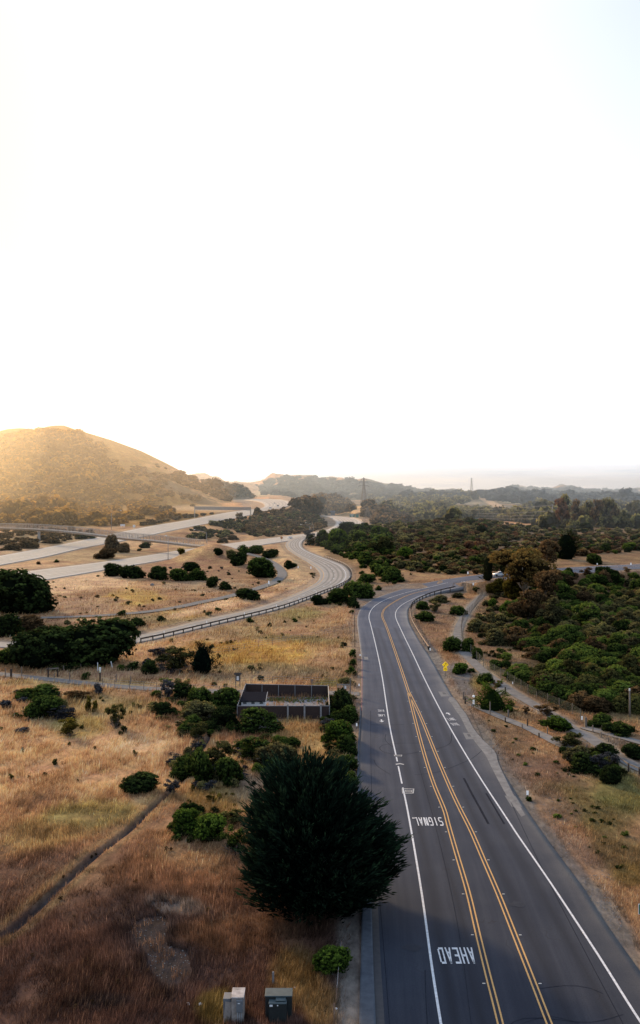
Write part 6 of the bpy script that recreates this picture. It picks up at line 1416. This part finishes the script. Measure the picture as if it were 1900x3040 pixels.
# ---- fences and posts
def wire_fence(pts, label, h=1.8, step=3., mm=None, postm=None, mesh_=True, name='wire_fence', pw=.08, lines=(.35,.7,1.0)):
    P = np.array([tuple(at(*p)) for p in pts]); P = resample(catmull(P, 4), step); P[:, 2] = gz(P[:, 0], P[:, 1]); root = empty(name, P[0], 0, label, 'fence'); o0_ = Vector(P[0]); pm = None
    for p in P[:100]:
        if pm is None: o = MB().box((0,0,h/2-.1), (pw,pw,h+.25)).build('post', postm or M_wood, root); pm = o.data
        else: o = bpy.data.objects.new('post', pm); COL.objects.link(o); o.parent = root
        o.location = Vector(p)-o0_; o.rotation_euler = (random.uniform(-.04,.04), random.uniform(-.04,.04), 0)
    Q = resample(P, .9); Q[:, 2] = gz(Q[:, 0], Q[:, 1])
    if mesh_:
        V = np.vstack([Q-np.array(P[0]), Q-np.array(P[0])+np.array([0,0,h])]); n = len(Q); i = np.arange(n-1); mesh_np('mesh_panel', V, Q=np.stack([i, i+1, n+i+1, n+i], 1), mat=mm or M_mesh, parent=root)
    else:
        m = MB()
        for l in lines: m.tube([Vector(p)-o0_+V3(0,0,h*l) for p in P], .018, 3, cap=False)
        m.build('wires', M_gal, root)
    return root
wire_fence([(1433,1767),(1408,1806),(1376,1841),(1370,1890),(1380,1919),(1404,1947),(1441,1984),(1478,2007),(1524,2035),(1584,2072),(1644,2100),(1709,2128),(1737,2158)], 'long green mesh fence following the right side of the upper gravel path', 1.7, 3.6)
wire_fence([(560,1948),(669,1939),(733,1928),(793,1917),(847,1907),(927,1896),(972,1884),(1013,1874),(1037,1865)], 'thin wire fence across the back of the golden field', 1.3, 4.2, mesh_=False)
wire_fence([(305,2037),(352,2043),(411,2046),(480,2052),(560,2056),(640,2060),(700,2062)], 'wire fence on the near side of the lane left of the compound', 1.3, 2.6, mesh_=False)
wire_fence([(745,2028),(800,2029),(870,2031),(940,2033),(1000,2035)], 'low wire fence just behind the compound', 1.2, 3.0, mesh_=False)
wire_fence([(1000,2978),(1004,2928),(1009,2880),(1012,2840)], 'line of thin rusty stakes running past the small round green tree', 1.1, 1.9, mesh_=False, pw=.045, postm=M_rust, lines=(.9,))
def post(px, yt, yb, label, m_=None, w_=.13, lean=0., name='fence_post', cat='post'):
    g = at(px, yb); h = (yb-yt)*g.y/F; m = MB(); m.box((0,0,h/2-.12), (w_,w_,h+.24)); m.box((0,0,h+.01), (w_*.8,w_*.8,.03)); o = m.build(name, m_ or M_wood); o.location = g; o.rotation_euler = (0, lean, 0); return tag(o, label, cat)
for a in ((16,1984,2011,'grey fence post at the left edge of the lane, first from the photo edge'), (33,1986,2015,'thick dark wooden post on the lane near the left edge',M_dwood,.3), (64,1979,2016,'tall thin post across the lane right of the thick dark one'),
          (189,1976,1993,'pale stake left of the four in front of the largest dark domed tree'), (240,1971,1985,'short pale stake under the middle of the largest dark domed tree'), (290,1967,1993,'tall pale stake just left of the pole with the white box',M_wht,.12),
          (207,1996,2022,'thin brown post on the lane left of the small round bush'), (161,2000,2016,'thin brown post under the wooden frame'), (345,2002,2026,'brown post on the far side of the lane right of the white-box pole'), (388,2008,2030,'brown post on the far side of the lane, farther right'),
          (1455,2084,2123,'tall post on the lower path below the spreading conifer',M_wood,.14), (1500,2130,2144,'short dark post on the near side of the lower path',M_dwood,.16), (1509,2108,2129,'wooden post beside the bright fern-like bush',M_wood,.22), (1550,2150,2162,'small pale post mid-way along the lower path'),
          (1566,2135,2157,'dark post beyond the lower path under the dead-topped bush',M_dwood,.16), (1600,2176,2189,'short black post on the near side of the lower path',M_dwood,.16), (1625,2160,2180,'brown post on the far side of the lower path'), (1742,2210,2222,'greenish post beyond the thin olive bush'),
          (1460,2180,2240,'very thin tall stake standing in the right verge grass',M_gal,.04), (1500,2040,2059,'dark post at the junction of the gravel paths',M_dwood,.2), (1739,2130,2161,'thick grey end post of the mesh fence',M_wood,.28), (1760,2153,2174,'first pale post past the end of the mesh fence'), (1784,2173,2189,'second pale post past the end of the mesh fence'), (1806,2189,2203,'third pale post past the end of the mesh fence'),
          (811,2886,2926,'grey steel post standing behind the dark green cabinet',M_gal,.13), (992,2979,3038,'lowest thin rusty stake beside the bottom verge',M_rust,.06), (1053,1827,1922,'very tall thin post on the left verge of the near road bend',M_dwood,.12)):
    post(*a)
post(334, 1963, 1984, 'pale leaning stake at the right foot of the largest dark domed tree', M_wht, .14, -.22)
# wooden frame on the far side of the lane
g1_ = at(143, 2011); g2_ = at(171, 2009); h = 29*g1_.y/F; r = empty('timber_arch', g1_, 0, 'dark wooden goalpost-like frame on the far side of the lane', 'frame')
MB().box((0,0,h/2-.1), (.22,.22,h+.2)).build('post', M_dwood, r); MB().box(tuple(g2_-g1_+V3(0,0,h/2-.1)), (.22,.22,h+.2)).build('post', M_dwood, r); MB().bar(V3(-.3,0,h-.25), g2_-g1_+V3(.2,0,h-.2), .18).build('beam', M_wood, r)
g = at(297, 2022); h = 42*g.y/F; r = empty('marker_pole', g, 0, 'wooden pole carrying a narrow white and yellow box beside the lane', 'pole')
MB().box((0,0,h*.4), (.22,.2,h*.8)).build('pole', M_dwood, r); MB().box((0,-.06,h*.80), (.34,.22,h*.36), 0).build('box', M_wht, r, bevel=.03); MB().box((0,-.19,h*.70), (.22,.03,h*.1)).build('label_plate', mat('pale_yellow', (.8,.75,.35), .5), r)
# wooden gate and rail
g = at(1376, 2076); g2_ = at(1381, 2089); g3_ = at(1405, 2094); r = empty('wooden_gate', g, 0, 'low wooden rail gate with two posts at the right verge beside the big white marker', 'gate')
MB().box((0,0,.55), (.22,.22,1.3)).build('post', M_wood, r); MB().box(tuple(g2_-g+V3(0,0,.5)), (.22,.22,1.25)).build('post', M_dwood, r)
MB().bar(g2_-g+V3(0,0,.95), g3_-g+V3(0,0,.55), .14).build('rail', M_wood, r); MB().bar(g2_-g+V3(0,0,.5), g3_-g+V3(0,0,.2), .12).build('rail', M_wood, r)
P = [at(1815,2256), at(1832,2266), at(1866,2291), at(1898,2304), at(1945,2325)]; r = empty('rail_fence', P[0], 0, 'wooden rail fence along the near side of the path at the right edge', 'fence')
for a in P: MB().box(tuple(a-P[0]+V3(0,0,.45)), (.16,.16,1.1)).build('post', M_dwood, r)
for a, b in zip(P[:-1], P[1:]): MB().bar(a-P[0]+V3(0,0,.9), b-P[0]+V3(0,0,.9), .12).build('rail', M_wood, r)
# ---- compound
xl, xr, yf, yb = -11.85, 1.35, 142.4, 157.2; fh = 1.78
M_slat = bpy.data.materials.new('brown_slats'); M_slat.use_nodes = True; nt = M_slat.node_tree; b = nt.nodes['Principled BSDF']; b.inputs['Roughness'].default_value = .85
tc = nt.nodes.new('ShaderNodeTexCoord'); wv = nt.nodes.new('ShaderNodeTexWave'); wv.inputs['Scale'].default_value = 2.6; wv.inputs['Distortion'].default_value = .4; nt.links.new(tc.outputs['Object'], wv.inputs['Vector']); nz = noise_of(nt, tc.outputs['Object'], 3, 5, .7)
nt.links.new(mixc(nt, mathn(nt, 'MULTIPLY', wv.outputs['Fac'], nz), (.022,.012,.010), (.105,.058,.042)), b.inputs['Base Color'])
comp = empty('fenced_compound', (xl, yf, 0), 0, 'rectangular compound of dark brown slatted fencing with pale posts beside the near road', 'compound')
xl2 = xl-.15
cor = [(0,0),(xr-xl,0),(xr-xl-.05,yb-yf-.3),(.0,yb-yf+1.2)]
def panel(a, b, nm='fence_panel'):
    a = V3(*a, 0); b = V3(*b, 0); n_ = (b-a).cross(V3(0,0,1)).normalized()*.03
    m = MB(); m.add([a-n_+V3(0,0,-.1), b-n_+V3(0,0,-.1), b+n_+V3(0,0,-.1), a+n_+V3(0,0,-.1), a-n_+V3(0,0,fh), b-n_+V3(0,0,fh), b+n_+V3(0,0,fh), a+n_+V3(0,0,fh)], [(0,3,2,1),(4,5,6,7),(0,1,5,4),(1,2,6,5),(2,3,7,6),(3,0,4,7)]); m.build(nm, M_slat, comp)
    MB().tube([a+V3(0,0,fh+.05), b+V3(0,0,fh+.05)], .05, 6).build('top_rail', M_gal, comp)
for k in range(4): panel(cor[k], cor[(k+1) % 4])
pm = None
def cpost(x, y, h, w_=.09, m_=None): MB().box((x, y, h/2-.1), (w_,w_,h+.2)).build('post', m_ or M_gal, comp)
for k in range(6):
    t = k/5; cpost(cor[3][0]*(1-t)+cor[2][0]*t, cor[3][1]*(1-t)+cor[2][1]*t-.08, fh+(.25 if k in (0, 5) else .1), .10)
cpost(0, -.06, fh+.2, .10); cpost(xr-xl, -.06, fh+.3, .12)
for px in (854.6, 904, 952.5): cpost((px-CX)/F*yf-xl, -.14, 2.12, .24, mat('pale_post', (.36,.34,.33), .8, noise=(.24,.22,.21), noise_scale=5))
m = MB(); nx, ny = 22, 22; r_ = random.Random(3)
V = [((.1+(xr-xl-.2)*i/nx), (.1+(yb-yf-.4)*j/ny), .05+r_.uniform(0,.05)) for j in range(ny+1) for i in range(nx+1)]
m.add(V, [(j*(nx+1)+i, j*(nx+1)+i+1, (j+1)*(nx+1)+i+1, (j+1)*(nx+1)+i) for j in range(ny) for i in range(nx)]); m.build('gravel_floor', mat('gravel', (.27,.27,.28), .95, noise=(.13,.13,.14), noise_scale=2.2, bump=.4), comp)
wd_ = MB(); 
for k in range(420):
    t = r_.random(); x = r_.choice([r_.uniform(3.6,12.8), r_.uniform(4,8)]); y = r_.choice([11.8+r_.gauss(0,.6)-(x-4)*.12, 13.+r_.gauss(0,.4), 1.8+r_.gauss(0,.8)]); s = r_.uniform(.1,.3); a = r_.uniform(0,3.1)
    wd_.add([(x-s*math.cos(a), y-s*math.sin(a), .05), (x+s*math.cos(a), y+s*math.sin(a), .05), (x+r_.uniform(-.1,.1), y, .15+s)], [(0,1,2)])
o = wd_.build('weeds', mat('weed_green', (.16,.17,.05), .9, noise=(.09,.11,.03), noise_scale=1)); o.location = (xl, yf, 0); tag(o, 'low green weeds growing on the gravel inside the compound', 'weeds', kind='stuff')
sh = empty('shed', (-9.8, 145.4, .03), 0, 'low white shed with flat dark roof inside the left end of the compound', 'shed')
MB().box((0,2,.85), (3.45,3.9,1.7)).build('wall', mat('pale_wall', (.80,.76,.72), .8, noise=(.68,.64,.60), noise_scale=2), sh)
MB().add([(-1.85,-.25,1.80),(1.85,-.25,1.80),(1.85,4.3,2.22),(-1.85,4.3,2.22),(-1.85,-.25,1.92),(1.85,-.25,1.92),(1.85,4.3,2.34),(-1.85,4.3,2.34)], [(0,3,2,1),(4,5,6,7),(0,1,5,4),(1,2,6,5),(2,3,7,6),(3,0,4,7)]).build('roof', mat('dark_roof', (.030,.028,.032), 1.0, spec=0, noise=(.018,.017,.02), noise_scale=5), sh)
for x in (-1.2, 0, 1.2): 
    v_ = MB().box((x,.03,1.56), (.46,.06,.24)).build('vent', M_blk, sh); MB().box((x,-.012,1.56), (.30,.03,.10)).build('louvre', M_grey, v_)
MB().bar((1.9,-.25,1.90), (1.9,4.3,2.3), .08).build('gutter', M_gal, sh)
# kiosk, wooden sign, mesh gate
g = at(706, 2039); h = 42*g.y/F; r = empty('notice_kiosk', g, 0, 'dark roofed notice kiosk on two posts behind the compound', 'kiosk')
for x in (-.36, .36): MB().box((x,0,h*.45), (.13,.13,h*.95)).build('post', M_wood, r)
MB().box((0,0,h*.66), (.78,.12,h*.5)).build('board', M_dwood, r); MB().box((0,-.08,h*.62), (.38,.03,h*.30)).build('notice', M_wht, r)
m = MB(); m.add([(-.62,-.4,h*.88),(.62,-.4,h*.88),(.62,0,h*1.0),(-.62,0,h*1.0),(.62,.4,h*.88),(-.62,.4,h*.88),(-.62,0,h*.93),(.62,0,h*.93)], [(0,1,2,3),(3,2,4,5),(0,3,5),(1,4,2),(0,5,4,1)]); m.build('roof', M_dwood, r)
g = at(926, 2037); r = empty('wooden_sign', g, 0, 'small weathered wooden sign on one post behind the compound', 'sign'); MB().box((0,0,.5), (.18,.15,1.2)).build('post', M_wood, r); MB().box((0,-.1,.98), (.46,.06,.4)).build('board', M_wood, r)
g = at(1002, 2062); r = empty('mesh_gate', g, 0, 'chain link gate with a white sign and tall end post beside the near road', 'gate'); g2_ = at(1040, 2063); hh = 31*g.y/F; dx = g2_-g; dx.z = 0
m = MB(); 
for t in (0, .5, 1): m.box(tuple(dx*t+V3(0,0,hh/2)), (.07,.07,hh+.1))
m.bar(V3(0,0,hh), dx+V3(0,0,hh), .07); m.bar(V3(0,0,.12), dx+V3(0,0,.12), .06); m.build('gate_frame', M_gal, r)
MB().add([V3(0,0,.1), dx+V3(0,0,.1), dx+V3(0,0,hh), V3(0,0,hh)], [(0,1,2,3)]).build('mesh_panel', M_meshg, r)
MB().box(tuple(dx*.62+V3(0,-.06,hh*.72)), (.28,.03,.46)).build('sign_plate', M_wht, r); MB().box(tuple(dx+V3(0,0,1.35)), (.18,.18,2.8)).build('post', M_wht if False else M_wood, r)
# ---- cabinets at the bottom of the field
Yc = 61.5
gcab = empty('utility_cabinet', ((827-950)/F*Yc, Yc, 0), 0, 'dark green steel utility cabinet with a grey-green top and an open lower hatch', 'cabinet')
W_ = 80/F*Yc
MB().box((0,.47,.77), (W_-.02,.92,1.56)).build('body', M_dk, gcab, bevel=.01); MB().box((0,.46,1.58), (W_+.04,1.0,.06)).build('top', M_dktop, gcab, bevel=.012)
MB().box((-.04,-.25,.66), (1.08,.48,1.34)).build('lower_box', M_dk, gcab, bevel=.01); lid = MB().box((-.04,-.25,1.36), (1.10,.50,.05)).build('hatch', M_dktop, gcab, bevel=.01)
MB().box((.14,-.16,1.47), (.62,.34,.03), M=Matrix.Rotation(.12, 3, 'X')).build('tray', M_dktop, gcab, bevel=.006); MB().box((-.44,-.497,1.24), (.19,.01,.12)).build('sticker', M_wht, gcab); MB().box((-.04,-.497,1.25), (.07,.01,.07)).build('sticker', M_wht, gcab)
g1c = empty('meter_cabinet', ((705-950)/F*61.1, 61.1, 0), 0, 'tall tan steel meter cabinet with a stained pale top and grey meter box', 'cabinet')
MB().box((0,.6,.82), (.74,1.16,1.66)).build('body', M_tan, g1c, bevel=.01); MB().box((0,.6,1.68), (.80,1.24,.06)).build('top', M_tantop, g1c, bevel=.012)
mb = MB().box((.14,-.09,1.22), (.40,.18,.72)).build('meter_box', M_grey, g1c, bevel=.015); MB().box((.31,-.2,1.2), (.04,.04,.22)).build('handle', M_gal, mb); MB().box((.1,-.19,1.42), (.14,.012,.05)).build('label_plate', M_wht, mb)
for x in (.02, .12, .24): MB().tube([(x,-.09,-.1),(x,-.09,.87)], .028, 8).build('conduit', M_gal, g1c, True)
MB().box((-.66,.75,.72), (.50,.8,1.44)).build('side_box', M_grey, g1c, bevel=.01); MB().box((-.62,.22,.66), (.42,.03,1.3), M=Matrix.Rotation(.10, 3, 'Y')).build('leaning_plate', M_tan, g1c); MB().box((-.42,.5,1.46), (.05,.5,.16)).build('bracket', M_blk, g1c)
# stones and scraps
def rock(px, py, s, label, m_=None, name='stone', cat='stone'):
    g = at(px, py); r_ = random.Random(px); m = MB(); V = []
    for k in range(3):
        for j in range(6): a = j*1.047+k*.4; q = s*(1, .85, .35)[k]*r_.uniform(.75, 1.15); V.append((q*math.cos(a), q*.8*math.sin(a), s*(-.1, .45, .8)[k]))
    Fs = [(k*6+j, k*6+(j+1) % 6, (k+1)*6+(j+1) % 6, (k+1)*6+j) for k in range(2) for j in range(6)]+[(12,13,14,15,16,17)]
    m.add(V, Fs); o = m.build(name, m_ or M_conc); o.location = g; return tag(o, label, cat)
rock(315,2842,.12,'tiny white scrap in the dark grass left of the bare patch',M_wht,'paper_scrap','litter'); rock(558,2982,.16,'left white scrap near the meter cabinet',M_wht,'paper_scrap','litter'); rock(595,2984,.19,'right white scrap near the meter cabinet',M_wht,'paper_scrap','litter'); rock(874,2933,.09,'white scrap behind the right corner of the dark green cabinet',M_wht,'paper_scrap','litter')
rock(466,1720,1.0,'grey boulder under the bushes on the ramp meadow'); rock(452,1738,.9,'grey boulder alone on the ramp meadow'); rock(1402,2096,.35,'pale stone at the foot of the wooden gate'); rock(998,2996,.12,'pale rag hanging low by the rusty stake',M_wht,'paper_scrap','litter')
r_ = random.Random(9)
def pebbles(name, px, py, rx, ry, n, s0, s1, label):
    m = MB()
    for k in range(n):
        a = r_.uniform(0, 6.28); q = math.sqrt(r_.random()); g = at(px+rx*q*math.cos(a), py+ry*q*math.sin(a)); s = r_.uniform(s0, s1); b_ = r_.uniform(0, 3)
        V = [(g.x+s*math.cos(b_+j*1.57)*r_.uniform(.6,1.2), g.y+s*math.sin(b_+j*1.57)*r_.uniform(.6,1.2), g.z) for j in range(4)]+[(g.x, g.y, g.z+s*.7)]
        m.add(V, [(0,1,4),(1,2,4),(2,3,4),(3,0,4)])
    return tag(m.build(name, M_conc), label, 'stones', kind='stuff')
pebbles('rubble', 480, 2800, 130, 105, 260, .03, .08, 'grey rubble on the bare patch of the dark field'); pebbles('rubble', 1640, 2480, 60, 130, 260, .03, .09, 'grey stones along the right verge'); pebbles('rubble', 1475, 2250, 30, 120, 160, .04, .12, 'gravel lumps beside the concrete apron'); pebbles('rubble', 1780, 2690, 80, 110, 260, .03, .10, 'loose gravel at the lower right verge')
# extra grove
for i, (b_, sd_, mk_, lb) in enumerate([((1640,1478,1696,1568),31,'rust','sunlit orange-topped eucalyptus at the left end of the distant grove'), ((1664,1466,1700,1566),32,'mix','tallest narrow eucalyptus rising from the distant grove'), ((1692,1482,1738,1566),33,'brown','second hazy eucalyptus from the left in the distant grove'),
     ((1722,1486,1764,1566),34,'mix','grey middle eucalyptus of the distant grove'), ((1748,1481,1790,1567),35,'brown','dense dark eucalyptus right of the middle of the distant grove'), ((1780,1481,1824,1567),36,'mix','broad crowned eucalyptus near the right end of the distant grove'), ((1806,1503,1846,1568),37,'brown','lower eucalyptus at the right slope of the distant grove'), ((1834,1514,1872,1569),38,'mix','last small eucalyptus at the right end of the distant grove')]):
    broad_tree(b_, sd_, lb, mk_, 8, name='eucalyptus_tree', low=.3, nc=110, lv=8, cs=.09, ls=.05, group=None)
MB_h = empty('hut', at(988, 1530), 0, 'small grey-blue hut beside the far end of the nearer carriageway', 'hut'); MB().box((0,0,2), (5,4,4)).build('wall', M_grey, MB_h); MB().add([(-3,-2.4,4),(3,-2.4,4),(3,2.4,4),(-3,2.4,4),(-3,0,5.6),(3,0,5.6)], [(0,1,5,4),(2,3,4,5),(0,4,3),(1,2,5)]).build('roof', mat('hut_roof', (.10,.13,.18), .7), MB_h)
# ------------------------------------------------------------------ sea haze lying over the whole valley
HZB = MB().box((0, 3600, 10), (14000, 6300, 170)); hz = HZB.build('haze', [], None)
hm = bpy.data.materials.new('sea_haze'); hm.use_nodes = True; nt = hm.node_tree; nt.nodes.clear()
o_ = nt.nodes.new('ShaderNodeOutputMaterial'); vs = nt.nodes.new('ShaderNodeVolumeScatter'); vs.inputs['Density'].default_value = .00022; vs.inputs['Anisotropy'].default_value = .80
vs.inputs['Color'].default_value = (.72,.87,1,1); nt.links.new(vs.outputs[0], o_.inputs['Volume']); hz.data.materials.append(hm); hz['kind'] = 'structure'
# orange volumes added to give the golden glow around the big hill
def glow_mist(name, c, rad, dens, colr, g_):
    m = MB(); nu, nv = 32, 16; V = [(math.sin(math.pi*i/nv)*math.cos(2*math.pi*j/nu), math.sin(math.pi*i/nv)*math.sin(2*math.pi*j/nu), math.cos(math.pi*i/nv)) for i in range(nv+1) for j in range(nu)]
    m.add([(c[0]+v[0]*rad[0], c[1]+v[1]*rad[1], c[2]+v[2]*rad[2]) for v in V], [(i*nu+j, (i+1)*nu+j, (i+1)*nu+(j+1) % nu, i*nu+(j+1) % nu) for i in range(nv) for j in range(nu)])
    mm = bpy.data.materials.new(name); mm.use_nodes = True; nt = mm.node_tree; nt.nodes.clear(); o_ = nt.nodes.new('ShaderNodeOutputMaterial'); vs = nt.nodes.new('ShaderNodeVolumeScatter')
    vs.inputs['Density'].default_value = dens; vs.inputs['Anisotropy'].default_value = g_; vs.inputs['Color'].default_value = (*colr, 1); nt.links.new(vs.outputs[0], o_.inputs['Volume'])
    o = m.build(name, mm); o['kind'] = 'structure'
glow_mist('glow_mist', (-500, 860, 40), (430, 480, 230), .00046, (1, .70, .38), .70)
glow_mist('glow_mist', (-330, 700, 90), (130, 200, 120), .0006, (1, .70, .36), .72)
